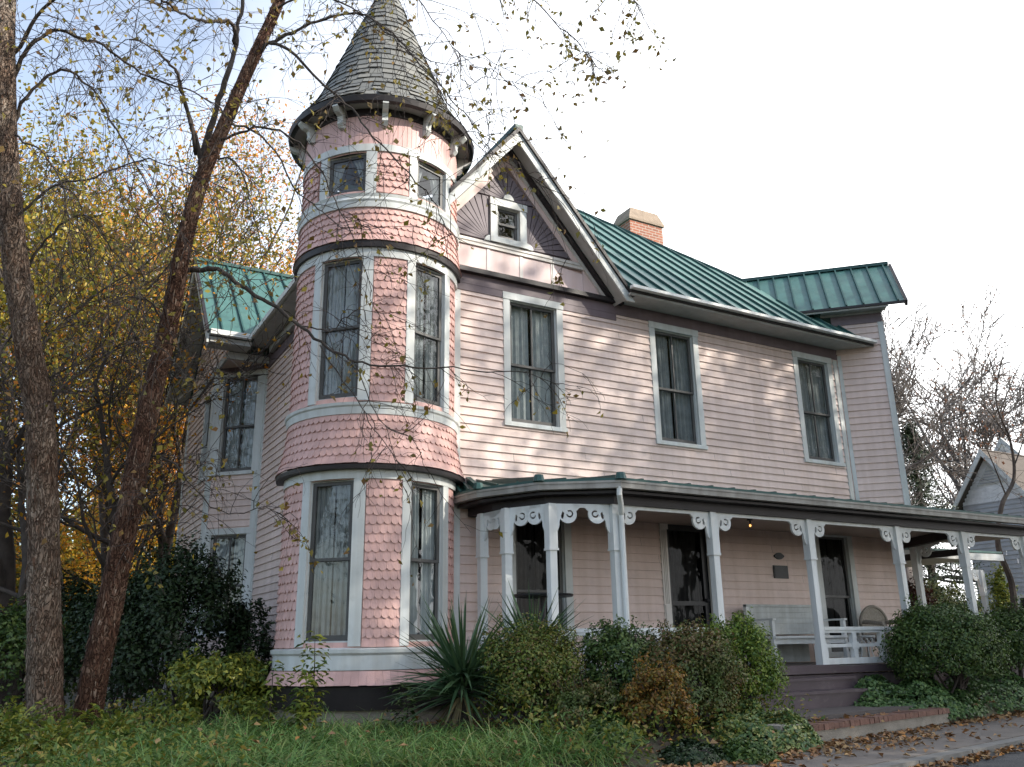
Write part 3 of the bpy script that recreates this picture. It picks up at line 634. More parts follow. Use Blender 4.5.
# --- front gable dressing
gt = MB(*FA)
wz = lambda x_, off: gz-abs(x_-gx)*gs-off
gw = (6.29, 6.73, 8.17, 8.77)                     # little attic window
gt = MB(*FA); ga, gb, gc, gd = gw; wt = lambda q: wz(q, .12)
for pts in ([(5.2, 7.45), (ga, 7.45), (ga, wt(ga)), (5.2, wt(5.2))], [(ga, 7.45), (gb, 7.45), (gb, gc), (ga, gc)], [(ga, gd), (gb, gd), (gb, wt(gb)), (gx, wt(gx)), (ga, wt(ga))], [(gb, 7.45), (8.62, 7.45), (gb, wt(gb))]):
    gt.prism(pts, -.12, -.06)
gt.build('gable_wall', M_GABLE, house, 'pale pink boards of the front gable')
gt = MB(*FA)                                       # panels below the fan
for a, b in ((5.45, 6.10), (6.16, 6.73), (6.79, 7.36), (7.42, 8.02)): 
    top = min(7.93, wz(b, .45)); gt.prism([(a, 7.5), (b, 7.5), (b, top), (a, min(7.93, wz(a, .45)))], -.05, 0)
gt.prism([(8.03, 7.5), (8.42, 7.5), (8.07, 7.93), (8.03, 7.93)], -.05, 0)
build_each(gt, 'gable_panel', M_GABLE, house)
tr = MB(*FA)
tr.box(5.4, 8.02, -.03, .03, 7.94, 8.06); tr.box(5.4, 7.96, -.03, .045, 8.0, 8.03)
tr.box(6.73, 6.79, -.03, .01, 7.5, 7.935); tr.box(6.10, 6.16, -.03, .01, 7.5, 7.935); tr.box(7.36, 7.42, -.03, .01, 7.5, 7.935)
def rake(o0, o1, y0, y1, mb, xl=5.35, zmin=7.46):
    """band parallel to both rakes between offsets o0 and o1 below the roof line"""
    def xr(o): return gx+(gz-o-zmin)/gs
    mb.prism([(gx, gz-o0), (xr(o0), zmin), (xr(o1), zmin), (gx, gz-o1)], y0, y1)
    mb.prism([(gx, gz-o0), (gx, gz-o1), (xl, gz-o1-(gx-xl)*gs), (xl, gz-o0-(gx-xl)*gs)], y0, y1)
rake(.16, .36, -.05, .05, tr); 
build_each(tr, 'gable_trim', M_CREAM, house, 'cream boards framing the front gable')
tr = MB(*FA); rake(.36, .5, -.05, .02, tr, zmin=8.07); build_each(tr, 'gable_trim', M_GABLE, house, 'pinkish inner rake band')
fan = MB(*FA)
def tri_y(x_): return min(9.5, 9.56-abs(x_-6.46)*1.06)
def fan_rays(cx, cz, a0, a1, n, inside, rmin):
    for k in range(n):
        b0 = a0+(a1-a0)*(k+.08)/n; b1 = a0+(a1-a0)*(k+.92)/n
        pts = []
        for b in (b0, b1):
            r__ = rmin
            while inside(cx+math.cos(b)*(r__+.01), cz+math.sin(b)*(r__+.01)) and r__ < 2: r__ += .01
            pts.append(r__)
        if max(pts) > rmin+.03:
            fan.prism([(cx+math.cos(b0)*rmin, cz+math.sin(b0)*rmin), (cx+math.cos(b0)*pts[0], cz+math.sin(b0)*pts[0]), (cx+math.cos(b1)*pts[1], cz+math.sin(b1)*pts[1]), (cx+math.cos(b1)*rmin, cz+math.sin(b1)*rmin)], -.03, .012)
fan_rays(6.14, 8.1, math.pi, math.pi/2, 9, lambda x_, z_: z_ < tri_y(x_) and 5.4 < x_ < 6.15 and 8.06 < z_ < 8.92, .1)
fan_rays(6.51, 8.94, math.pi, 0, 12, lambda x_, z_: z_ < tri_y(x_) and z_ > 8.93, .09)
fan_rays(6.88, 8.1, math.pi/2, 0, 9, lambda x_, z_: z_ < tri_y(x_) and x_ > 6.87 and 8.06 < z_ < 8.92, .1)
fan.build('gable_fan', M_FAN, house, 'mauve sunburst boards')
bk = MB(*FA)
for pts in ([(5.3, 8.05), (ga, 8.05), (ga, 9.37), (5.3, 8.33)], [(ga, 8.05), (gb, 8.05), (gb, gc), (ga, gc)], [(ga, gd), (gb, gd), (gb, 9.27), (6.46, 9.55), (ga, 9.37)], [(gb, 8.05), (7.88, 8.05), (gb, 9.27)]): bk.prism(pts, -.055, -.031)
bk.build('gable_backing', M_MAUVE, house)
tr = MB(*FA)
for cx_, cz_, a0, a1 in ((6.14, 8.07, 180, 90), (6.51, 8.93, 180, 0), (6.88, 8.07, 90, 0)):
    pts = [(cx_, cz_)]+[(cx_+.1*math.cos(R(a0+(a1-a0)*k/8)), cz_+.1*math.sin(R(a0+(a1-a0)*k/8))) for k in range(9)]
    tr.prism(pts, .013, .06)
build_each(tr, 'gable_trim', M_TRIM, house, 'white half rosettes of the sunburst')
window(FA, *gw, cas=.13, sill=.1, muntin=False, meet=.5, depth=.05, cur=M_CURT, tied=True, seed=41, proud=.05, label='small attic window in the front gable')
# rake overhang: fascia, soffit, dark edge
rk = MB((0, eyg, 0), (1, 0, 0), (0, -1, 0)); 
def xr(o, zm): return gx+(gz-o-zm)/gs
def band(mb, o0, o1, y0, y1, zm=7.32, xl=5.2):
    mb.prism([(gx, gz-o0), (xr(o0, zm), zm), (xr(o1, zm), zm), (gx, gz-o1)], y0, y1)
    mb.prism([(gx, gz-o0), (gx, gz-o1), (xl, gz-o1-(gx-xl)*gs), (xl, gz-o0-(gx-xl)*gs)], y0, y1)
band(rk, .07, .27, -.03, .0); build_each(rk, 'rake_board', M_TRIM, house, 'pale rake boards of the front gable')
rk = MB((0, eyg, 0), (1, 0, 0), (0, -1, 0)); band(rk, -.02, .069, -.05, .04, zm=7.42); build_each(rk, 'rake_edge', M_DARK, house, 'dark roof edge of the front gable')
rk = MB((0, eyg, 0), (1, 0, 0), (0, -1, 0))
for sgn in (1, -1):
    xe = xr(.2, 7.36) if sgn > 0 else 5.2; ze_ = gz-.2-abs(xe-gx)*gs
    rk.poly([(gx, -.03, gz-.2), (xe, -.03, ze_), (xe, -.45, ze_), (gx, -.45, gz-.2)])
build_each(rk, 'soffit', M_SOFFIT, house, 'soffit under the front gable rake')
rk = MB(*FA); rake(.2, .27, .051, .16, rk); build_each(rk, 'rake_shadow_strip', M_DARK, house, 'dark strip painted as the shadow below the gable soffit')  # dark band stands for the shade between soffit and cream boards
rk = MB((lx0, 0, 0), (0, -1, 0), (-1, 0, 0))
for sgn in (1, -1):
    rk.prism([(-lry, lrz-.02), (-lry+sgn*lh, lez-.05), (-lry+sgn*lh, lez-.25), (-lry, lrz-.25)], -.04, 0)
build_each(rk, 'rake_board', M_TRIM, house, 'weathered rake boards of the left gable')
rk = MB((lx0, 0, 0), (0, -1, 0), (-1, 0, 0))
for sgn in (1, -1): rk.poly([(-lry, -.04, lrz-.18), (-lry+sgn*lh, -.04, lez-.18), (-lry+sgn*lh, -.53, lez-.18), (-lry, -.53, lrz-.18)])
build_each(rk, 'soffit', M_SOFFIT, house, 'soffit under the left gable rake')
rk = MB((lx0-.03, 0, 0), (0, -1, 0), (-1, 0, 0))
for sgn in (1, -1): rk.prism([(-lry, lrz+.04), (-lry+sgn*(lh+.04), lez+.0), (-lry+sgn*(lh+.04), lez-.06), (-lry, lrz-.03)], -.06, 0)
build_each(rk, 'rake_edge', M_DARK, house, 'dark roof edge of the left gable')

# ------------------------------------------------------------------ tower
def tp(a, r_, z): return Vector((TC[0]+r_*math.cos(R(a)), TC[1]+r_*math.sin(R(a)), z))
W1, W2 = (-151, -121), (-84.5, -57)
def shingles(mb, a0, a1, z0, z1, rf, course, wid=4.35, drop=.046, t=.024, flat_last=False, seed=0):
    """fish-scale shingles on the tower: rf(z) gives the wall radius"""
    r2 = random.Random(seed); n = max(1, round((z1-z0)/course)); c = (z1-z0)/n
    for k in range(n):
        zb = z0+k*c; zt = zb+c
        nw = max(1, round((a1-a0)/wid)); w = (a1-a0)/nw
        off = (k % 2)*.5
        cuts = [a0+(j+off)*w for j in range(-1, nw+1)]
        for u in cuts:
            p, q = max(a0, u), min(a1, u+w)
            if q-p < .3: continue
            g_ = .02*w; p += g_*.5; q -= g_*.5
            dz = r2.uniform(-.005, .005); tt = t+r2.uniform(-.003, .004)
            d = drop if not (flat_last and k == 0) else 0
            if k == 0 and not flat_last: d = drop*.0
            bot = []; m_ = 7
            for j in range(m_+1):
                a = p+(q-p)*j/m_; uu = (a-(u+w/2))/(w/2); uu = max(-1, min(1, uu))
                sag = d*(1-math.sqrt(max(0, 1-uu*uu*.98)))
                bot.append((a, zb+dz-d*.25+sag))
            top = zt+.01
            out = [tp(a, rf(z)+tt, z) for a, z in bot]; inn = [tp(a, rf(z), z) for a, z in bot]
            tops = [tp(bot[j][0], rf(zt)+.003, top) for j in (m_, m_//2+0, 0)]
            i = len(mb.v); mb.v += out+tops; mb.f.append(tuple(range(i, i+len(out)+3)))
            i = len(mb.v); mb.v += out+inn; nn = len(out)
            for j in range(nn-1): mb.f.append((i+j, i+nn+j, i+nn+j+1, i+j+1))
            for (j) in (0, nn-1):
                i = len(mb.v); mb.v += [out[j], inn[j], tp(bot[j][0], rf(zt), top)]; mb.f.append((i, i+1, i+2))
A0, A1 = -205, -22
rc = lambda z: TR
def flare(zb, zt, add): return lambda z: TR+.012+add*max(0, min(1, (zt-z)/(zt-zb)))**2
sh = MB()
for (za, zb) in ((1.6, 3.78), (4.87, 7.06)):
    shingles(sh, -113, -90.5, za, zb, rc, .121); shingles(sh, -192, -157.5, za, zb, rc, .121); shingles(sh, -50, -38, za, zb, rc, .121)
shingles(sh, -113.5, -91, 8.12, 8.82, rc, .121); shingles(sh, -192, -160, 8.12, 8.82, rc, .121); shingles(sh, -50, -30, 8.12, 8.82, rc, .121)
shingles(sh, A0, A1, 3.97, 4.72, flare(3.97, 4.7, .125), .128, drop=.046)
shingles(sh, A0, A1, 7.30, 7.88, flare(7.3, 7.88, .065), .128)
shingles(sh, A0, A1, 1.14, 1.30, flare(1.14, 1.5, .10), .16, flat_last=True)
sh.build('tower_shingles', M_SHING, house, 'rose painted fish-scale shingles')
wl = MB()                                            # wall behind shingles with real window openings
def arc_wall(mb, r_, z0, z1, holes, a0=A0, a1=A1, da=3):
    br = sorted({a0, a1} | {h for hh in holes for h in hh[:2]} | set(np.arange(a0, a1, da)))
    zs = sorted({z0, z1} | {h for hh in holes for h in hh[2:]})
    for p, q in zip(br[:-1], br[1:]):
        for u, v in zip(zs[:-1], zs[1:]):
            if any(h[0]-.01 < p and q < h[1]+.01 and h[2]-.001 < u and v < h[3]+.001 for h in holes): continue
            mb.poly([tp(p, r_, u), tp(q, r_, u), tp(q, r_, v), tp(p, r_, v)], True)
fl = [(1.66, 3.77), (4.93, 7.05), (8.15, 8.80)]
T_HOLES = [(a, b, z0, z1) for (z0, z1) in fl for (a, b) in (W1, W2)]
arc_wall(wl, TR-.004, .95, 9.6, T_HOLES); wl.build('tower_wall', M_SHING, house)
vb = MB()                                            # upright boards at the top of the tower
for a in np.arange(A0, A1+2, 3.4): 
    vb.poly([tp(a+.12, TR+.012, 8.95), tp(a+3.28, TR+.012, 8.95), tp(a+3.28, TR+.012, 9.47), tp(a+.12, TR+.012, 9.47)], True)
vb.build('tower_boards', M_GABLE if False else mat('rose_board_paint', (.70, .46, .435), .55, .08, 3, streak=.12), house, 'upright rose boards under the tower eave')
tb = MB(); 
def ring(mb, prof, a0=A0, a1=A1): mb.lathe(prof, TC, a0, a1, 72, closed=True)
# sills and heads
ring(tb, [(TR-.02, 1.32), (TR+.035, 1.32), (TR+.035, 1.50), (TR+.05, 1.515), (TR+.065, 1.53), (TR+.07, 1.575), (TR-.02, 1.60)])
ring(tb, [(TR-.02, 3.78), (TR+.03, 3.78), (TR+.03, 3.90), (TR-.02, 3.90)])
ring(tb, [(TR-.02, 4.68), (TR+.04, 4.68), (TR+.05, 4.78), (TR+.07, 4.80), (TR+.075, 4.84), (TR-.02, 4.865)])
ring(tb, [(TR-.02, 7.06), (TR+.03, 7.06), (TR+.03, 7.20), (TR-.02, 7.20)])
ring(tb, [(TR-.02, 7.86), (TR+.05, 7.86), (TR+.055, 7.95), (TR+.07, 7.98), (TR+.05, 8.03), (TR+.065, 8.08), (TR-.02, 8.11)])
ring(tb, [(TR-.02, 8.82), (TR+.03, 8.82), (TR+.03, 8.94), (TR-.02, 8.94)])
for (z0, z1) in fl:
    for (a, b) in ((W1[0]-6.5, W1[0]-.1), (W1[1]+.1, W1[1]+7.5), (W2[0]-6, W2[0]-.1), (W2[1]+.1, W2[1]+7)):
        if z0 > 8 and False: continue
        tb.lathe([(TR-.02, z0-.05), (TR+.026, z0-.05), (TR+.026, z1+.009), (TR-.02, z1+.009)], TC, a, b, 6, closed=True)
tb.build('tower_trim', M_TRIM, house, 'grey white bands and casings of the tower')
dk = MB(); ring(dk, [(TR-.02, 3.90), (TR+.14, 3.90), (TR+.148, 3.955), (TR-.02, 3.965)]); ring(dk, [(TR-.02, 7.2), (TR+.075, 7.2), (TR+.085, 7.285), (TR-.02, 7.3)])
ring(dk, [(TR-.02, 9.44), (TR+.03, 9.44), (TR+.03, 9.56), (TR-.02, 9.56)])
ring(dk, [(TR-.02, .84), (TR+.03, .84), (TR+.06, 1.12), (TR+.11, 1.135), (TR-.02, 1.14)])
build_each(dk, 'tower_band', M_DARK, house, 'dark brown bands of the tower')
k = 0
for (z0, z1) in fl:
    for (a, b) in (W1, W2):
        p, q = tp(a, TR, 0), tp(b, TR, 0); xd = (q-p).normalized(); nd = Vector((xd.y, -xd.x, 0)); k += 1
        window((p, xd, nd), 0.0, (q-p).length, z0, z1, sides=False, muntin=False, meet=.5 if z0 < 8 else .04, depth=.06, seed=60+k, tied=z0 > 8, cur=(M_CURT2 if k % 3 == 1 else M_CURT))
# tower eave and slate cone
ER, EZ = 1.515, 9.62
so = MB(); so.lathe([(TR, 9.56), (ER-.05, EZ-.02), (ER-.05, EZ-.10)], TC, n=72); so.build('tower_soffit', M_SOFFIT, house)
fa = MB(); fa.lathe([(ER-.06, EZ-.10), (ER+.01, EZ-.085), (ER+.03, EZ+.0), (ER-.04, EZ+.05)], TC, n=72); fa.build('tower_fascia', M_DARK, house)
br = MB()
for a in np.arange(-200, -10, 30.3):
    c0 = tp(a, TR+.01, 0); rd = Vector((math.cos(R(a)), math.sin(R(a)), 0)); td = Vector((-rd.y, rd.x, 0))
    br.frame(c0, rd, td)
    pr = [(0, 9.56), (.26, 9.56), (.27, 9.50), (.20, 9.44), (.12, 9.42), (.10, 9.36), (.11, 9.30), (.06, 9.24), (0, 9.23)]
    br.prism(pr, -.045, .045)
build_each(br, 'tower_bracket', M_TRIM, house, 'pale scroll brackets under the tower eave')
CZ = 13.2
def cone_r(z):
    t = (z-EZ)/(CZ-EZ); lin = 1.36*(1-t); return max(.0, lin + .17*max(0, 1-t*4.5)**2)
sl = MB(); nrow = 26
for k in range(nrow):
    z0 = EZ+.05+(CZ-.12-EZ)*k/nrow; z1 = EZ+.05+(CZ-.12-EZ)*(k+1)/nrow+.02
    r0, r1 = cone_r(z0)+.022, cone_r(z1)+.004
    n = max(7, int(2*math.pi*r0/.20)); off = rng.random()
    for j in range(n):
        a = 360*(j+off+(k % 2)*.5)/n; b = a+360/n*.95; dz = rng.uniform(-.018, .014); dr = rng.uniform(0, .012)
        P_ = [tp(a, r0+dr, z0+dz), tp(b, r0+dr, z0+dz), tp(b, r1, z1), tp(a, r1, z1)]
        sl.poly(P_, True); sl.poly([tp(a, r0-.015, z0+dz), tp(b, r0-.015, z0+dz), P_[1], P_[0]], True)
sl.lathe([(cone_r(z)-.006, z) for z in np.linspace(EZ+.03, CZ-.1, 20)], TC, n=48)
def slate_mat():
    mt, nt = nodes_of('slate_shingles'); N = nt.nodes.new
    out = N('ShaderNodeOutputMaterial'); b = N('ShaderNodeBsdfPrincipled'); geo = N('ShaderNodeNewGeometry'); rp = N('ShaderNodeValToRGB'); cr = rp.color_ramp
    for p, c in ((.3, (.14, .142, .135)), (.55, (.185, .185, .17)), (.8, (.13, .133, .128))):
        el = cr.elements.new(p); el.color = c+(1,)
    cr.elements[0].color = (.11, .115, .112, 1); cr.elements[-1].color = (.21, .205, .185, 1)
    tc = N('ShaderNodeTexCoord'); nz = N('ShaderNodeTexNoise'); nz.inputs['Scale'].default_value = 4; nz.inputs['Detail'].default_value = 8; lk(nt, tc.outputs['Object'], nz.inputs['Vector'])
    mx = N('ShaderNodeMixRGB'); mx.inputs['Color2'].default_value = (.2, .2, .175, 1); r3 = N('ShaderNodeValToRGB'); r3.color_ramp.elements[0].position = .5; r3.color_ramp.elements[1].position = .75; r3.color_ramp.elements[1].color = (.55, .55, .55, 1)
    lk(nt, nz.outputs['Fac'], r3.inputs['Fac']); lk(nt, r3.outputs['Color'], mx.inputs['Fac'])
    lk(nt, geo.outputs['Random Per Island'], rp.inputs['Fac']); lk(nt, rp.outputs['Color'], mx.inputs['Color1']); lk(nt, mx.outputs['Color'], b.inputs['Base Color']); b.inputs['Roughness'].default_value = .75
    lk(nt, b.outputs[0], out.inputs['Surface']); return mt
sl.build('tower_roof', slate_mat(), house, 'pointed grey slate cone of the tower')
fi = MB(); fi.lathe([(.11, CZ-.2), (.12, CZ-.1), (.05, CZ), (.04, CZ+.25), (.07, CZ+.3), (0, CZ+.4)], TC, n=14); fi.build('finial', M_GRNDK, house)
# foundation
fo = MB(); fo.lathe([(TR-.03, .3), (TR-.03, .86)], TC, A0, A1, 60)
fo.frame(*LW); fo.box(-17.0, -12.3, -.1, -.02, .3, .96); fo.frame(*CB); fo.box(0, bl, -.1, -.02, .3, .96); fo.frame(*BO); fo.box(-21, -17.86, -.1, -.02, .3, .96); fo.frame(*FA); fo.box(5.3, 15.5, -.1, -.02, .3, 1.05)
fo.build('foundation', M_STUCCO, house)

# ------------------------------------------------------------------ porch (parts of the house)
PF, PY = 1.22, 9.45
floor_out = [(5.62, 11.45), (5.66, 10.6), (6.02, 9.82), (6.85, PY), (17.2, PY), (17.2, 11.48), (5.62, 11.48)]
p_ = MB(); p_.slab(floor_out, PF-.07, PF); p_.build('porch_floor', M_FLOOR, house)
p_ = MB(); 
for a, b in zip(floor_out[:4], floor_out[1:5]):
    a = Vector((a[0], a[1], 0)); b = Vector((b[0], b[1], 0)); d = (b-a).normalized(); n_ = Vector((d.y, -d.x, 0))
    p_.frame(a, d, n_); p_.box(0, (b-a).length, -.08, -.03, .5, PF-.12); p_.box(-.01, (b-a).length+.01, .001, .02, PF-.10, PF-.002)
p_.build('porch_skirt', M_STEP, house)
eave = [(5.42, 11.40), (5.50, 10.72), (5.97, 9.82), (6.9, 9.2), (17.6, 9.2)]
zg0, zg1 = 3.60, 3.70
def inset(poly, d):
    out = []
    for i, p in enumerate(poly):
        ns = []
        for a, b in ((i-1, i), (i, i+1)):
            if 0 <= a and b < len(poly):
                v = Vector((poly[b][0]-poly[a][0], poly[b][1]-poly[a][1])).normalized(); ns.append(Vector((-v.y, v.x)))
        n_ = sum(ns, Vector((0, 0))); n_.normalize(); k = d/max(.3, n_.dot(ns[0])); out.append((p[0]+n_.x*k, p[1]+n_.y*k))
    return out
def ribbon(mb, poly, d0, d1, z0, z1):
    a = inset(poly, d0); b = inset(poly, d1)
    for i in range(len(poly)-1): mb.slab([a[i], a[i+1], b[i+1], b[i]], z0, z1)
gu = MB(); ribbon(gu, eave, 0, .025, zg0, zg1); ribbon(gu, eave, .026, .11, zg0, zg0+.02); ribbon(gu, eave, -.012, .0, zg1-.03, zg1)
gt_ = gu.build('porch_gutter', M_SOFFIT if False else mat('aged_gutter_paint', (.33, .315, .29), .5, .2, 3, streak=.25), house)
dn = MB(); dp = Vector((6.93, 9.30, 0)); dn.tube([(6.9, 9.24, 3.62), (6.9, 9.25, 3.52), (7.0, 9.36, 3.40), (7.07, 9.46, 3.28), (7.08, 9.47, 3.1), (7.08, 9.47, .75)], .038, 10)
dn.build('downspout', M_WHITE, gt_)
so = MB(); ribbon(so, eave, .11, .46, 3.55, 3.585); ribbon(so, eave, .30, .46, 3.43, 3.549); so.build('porch_fascia', M_DARK, house)
ce = MB(); ins = inset(eave, .46); ce.slab(ins+[(17.6, 11.48), (5.75, 11.48)], 3.53, 3.545); ce.build('porch_ceiling', M_CEIL, house)
ro = MB(); o_ = inset(eave, .02); WZ = 3.98
wall_pts = [(5.45, 11.6, WZ-.04), (5.75, 11.49, WZ), (6.2, 11.49, WZ), (7.0, 11.49, WZ), (17.6, 11.49, WZ)]
for i in range(4): ro.poly([(o_[i][0], o_[i][1], 3.715), (o_[i+1][0], o_[i+1][1], 3.715), wall_pts[i+1], wall_pts[i]], True)
pr_ = ro.build('porch_roof', M_GREEN, house)
se = MB()
for i in range(4): 
    a = Vector((o_[i][0], o_[i][1], 3.715)); se.beam(a+Z*.03, Vector(wall_pts[i])+Z*.03, .07, .07)
    if i > 0: se.tube([a+Vector((0, -.01, .0)), a+Vector((0, -.012, .09))], [.085, .06], 8)
for i in range(3):
    n = 3
    for k in range(1, n): 
        a = Vector((o_[i][0], o_[i][1], 3.715)).lerp(Vector((o_[i+1][0], o_[i+1][1], 3.715)), k/n); b = Vector(wall_pts[i]).lerp(Vector(wall_pts[i+1]), k/n); se.beam(a+Z*.02, b+Z*.02, .03, .045)
for x in np.arange(7.3, 17.5, .42): se.beam((x, 9.23, 3.735), (x, 11.47, WZ+.015), .03, .045)
ribbon(se, eave, -.005, .05, 3.701, 3.735)
se.build('roof_seam', M_GRNDK, pr_)
# posts with scroll brackets
def arc(cx, cz, r_, a0, a1, n=12): return [(cx+r_*math.cos(R(a0+(a1-a0)*k/n)), cz+r_*math.sin(R(a0+(a1-a0)*k/n))) for k in range(n+1)]
outer = [(0, 0), (.50, 0), (.50, -.035), (.40, -.04), (.34, -.055), (.31, -.085)] + arc(.175, -.14, .125, 20, -150, 14) + [(.055, -.24), (.05, -.30), (.03, -.36), (0, -.40)]
hole1 = arc(.20, -.135, .052, 130, -170, 12) + arc(.20, -.135, .030, -170, 130, 10)
hole2 = [(.10, -.10), (.125, -.125), (.115, -.19), (.09, -.21), (.075, -.17)]
BV, BF = curve_shape(outer, [hole1, hole2], .035)
def post(x, y, dirs, z0=PF, z1=3.43, half=False):
    b = MB((x, y, 0), (1, 0, 0), (0, -1, 0)); h_ = .054
    b.box(-h_, h_, -h_, h_, z0, z1); b.box(-.07, .07, -.07, .07, z0, z0+.30); b.box(-.066, .066, -.066, .066, z1-.60, z1-.04); b.box(-.074, .074, -.074, .074, z1-.63, z1-.601)
    b.box(-.062, .062, -.062, .062, z0+.301, z0+.33)
    p = b.build('porch_post', M_WHITE, house)
    for d in dirs:
        d = Vector((d[0], d[1], 0)).normalized(); k = MB(); n_ = Vector((d.y, -d.x, 0)); o = Vector((x, y, z1))+d*.0665
        i = 0; k.v = [o+d*v.x+Z*v.y+n_*v.z for v in BV]; k.f = list(BF); k.build('bracket', M_WHITE, p)
    return p
PP = [(5.77, 11.08), (5.84, 10.48), (6.18, 9.86), (7.03, 9.58)] + [(x, 9.58) for x in (8.80, 10.80, 12.92, 14.72, 16.6)]
for i, (x, y) in enumerate(PP):
    dirs = []
    if i > 0: dirs.append((PP[i-1][0]-x, PP[i-1][1]-y))
    if i < len(PP)-1: dirs.append((PP[i+1][0]-x, PP[i+1][1]-y))
    post(x, y, dirs)
fr_ = MB()
for a, b in zip(PP[:-1], PP[1:]):
    a = Vector((*a, 3.405)); b = Vector((*b, 3.405)); d = (b-a).normalized(); fr_.beam(a+d*.09, b-d*.09, .03, .05)
fr_.build('porch_frieze', M_WHITE, house)
# railings
def railing(a, b):
    a = Vector((*a, 0)); b = Vector((*b, 0)); d = (b-a).normalized(); L_ = (b-a).length-.13; a = a+d*.066; k = MB(a, d, (d.y, -d.x, 0))
    k.box(0, L_, -.05, .05, 1.74, 1.79); k.box(0, L_, -.035, .035, 1.70, 1.739); k.box(0, L_, -.03, .03, 1.485, 1.535); k.box(0, L_, -.045, .045, PF+.02, PF+.11)
    n = max(2, round(L_/.58))
    for j in range(1, n):
        x = L_*j/n; k.box(x-.045, x+.045, -.042, .042, PF+.111, 1.699)
        k.lathe([(0, 0)], (0, 0), n=3) if False else None
        k.box(x-.075, x+.075, -.046, .046, 1.46, 1.56)
    k.build('porch_railing', M_WHITE, house)
railing(PP[1], PP[2]); railing(PP[2], PP[3]); railing(PP[3], PP[4]); railing(PP[5], PP[6]); railing(PP[6], PP[7]); railing(PP[7], PP[8])
# steps
st = MB(); st.box(8.7, 10.95, -9.45, -9.42, .9, 1.0)
st = MB((0, 0, 0), (1, 0, 0), (0, -1, 0))
st.box(8.55, 10.98, -9.44, -9.17, .6, 1.04); st.box(8.5, 10.98, -9.44, -9.15, 1.041, 1.08)
st.box(8.55, 11.02, -9.16, -8.89, .6, .88); st.box(8.5, 11.04, -9.16, -8.86, .881, .92)
st.box(8.5, 10.98, -9.52, -9.442, PF-.005, PF+.02)
st.build('porch_step', M_STEP, house, 'plum painted wooden steps')
# side porch beyond the corner
sp = MB(); sp.beam((14.72, 9.62, 3.42), (15.55, 11.45, 3.42), .12, .16); sp.beam((15.95, 10.4, 3.2), (15.98, 12.2, 3.2), .12, .12); build_each(sp, 'porch_beam', M_DARK, house)
sq = at(978, 560, 13.2); sq.z = 0
sp = MB(); sp.slab([(15.6, 11.8), (19.0, 11.6), (19.4, 14.6), (15.6, 14.6)], 3.30, 3.38); sp.slab([(15.6, 11.7), (19.1, 11.5), (19.1, 11.58), (15.6, 11.78)], 3.22, 3.36); spr = sp.build('side_porch_roof', M_WHITE, house, 'white edged roof of the side porch')
sp = MB(); sp.slab([(15.58, 11.75), (19.15, 11.55), (19.5, 14.7), (15.58, 14.7)], 3.385, 3.43); sp.build('roof_covering', M_GREEN, spr)
post(15.62, 11.2, [(0, -1)], z1=3.4)
post(sq.x, sq.y, [(-1, 0)], z0=.6, z1=3.2)
# lamp, plaques
LP = at(750, 523, 10.4)
lm = MB(); lm.lathe([(0, 3.53), (.05, 3.53), (.05, 3.50), (.015, 3.49), (.012, 3.44)], (LP.x, LP.y), n=12); la = lm.build('porch_lamp', M_IRON, house)
lm = MB(); lm.lathe([(.0, 3.44), (.012, 3.435), (.019, 3.42), (.012, 3.40), (0, 3.395)], (LP.x, LP.y), n=12); lm.build('bulb', M_BULB, la)
pl = MB(*FA); pl.prism([(12.1+.11*math.cos(t)*(1+.12*math.cos(4*t)), 3.08+.06*math.sin(t)) for t in np.linspace(0, 2*math.pi, 22)[:-1]], .02, .05); pl.build('plaque', M_IRON, house, 'small oval dark plaque')
pl = MB(*FA); pl.box(11.93, 12.29, .02, .04, 2.68, 2.91); pl.box(11.95, 12.27, .04, .046, 2.70, 2.89); pl.build('plaque', M_IRON, house, 'dark rectangular plaque below the oval one')

# low wall with brick coping in front of the walk
lw = empty('low_wall', street(1, 1.2, Z_WALK), 'low concrete retaining wall with a brick edge between pavement and porch steps', 'wall')
w = MB()
q = [street(-1.45, 1.23, 0), street(2.6, 1.23, 0), street(2.6, 1.43, 0), street(-1.45, 1.43, 0)]; w.slab([(p.x, p.y) for p in q], .3, .60); w.build('wall_body', M_CONC, lw)
w = MB()
for k in range(30):
    a0 = -.85+k*.115; q = [street(a0, 1.20+rng.uniform(-.008, .008), 0), street(a0+.105, 1.20, 0), street(a0+.105, 1.44, 0), street(a0, 1.44, 0)]; w.slab([(p.x, p.y) for p in q], .601, .668+rng.uniform(-.006, .006))
w.build('brick_edge', mat('worn_brick', (.17, .09, .068), .85, .3, 9, bump=.4, bscale=60, dirt=(.3, .22, .16), dirt_amt=.5), lw)
w = MB(); q = [street(-1.5, 1.19, 0), street(-1.0, 1.19, 0), street(-1.0, 1.5, 0), street(-1.5, 1.5, 0)]; w.slab([(p.x, p.y) for p in q], .605, .70); w.build('coping_stone', M_CONC, lw)
w = MB(); w.slab([(8.6, 8.0), (11.15, 8.35), (11.15, 8.9), (8.6, 8.9)], .5, .70); tag(w.build('path', mat('dark_brick_path', (.10, .085, .08), .85, .2, 5, bump=.3, bscale=30)), kind='structure')

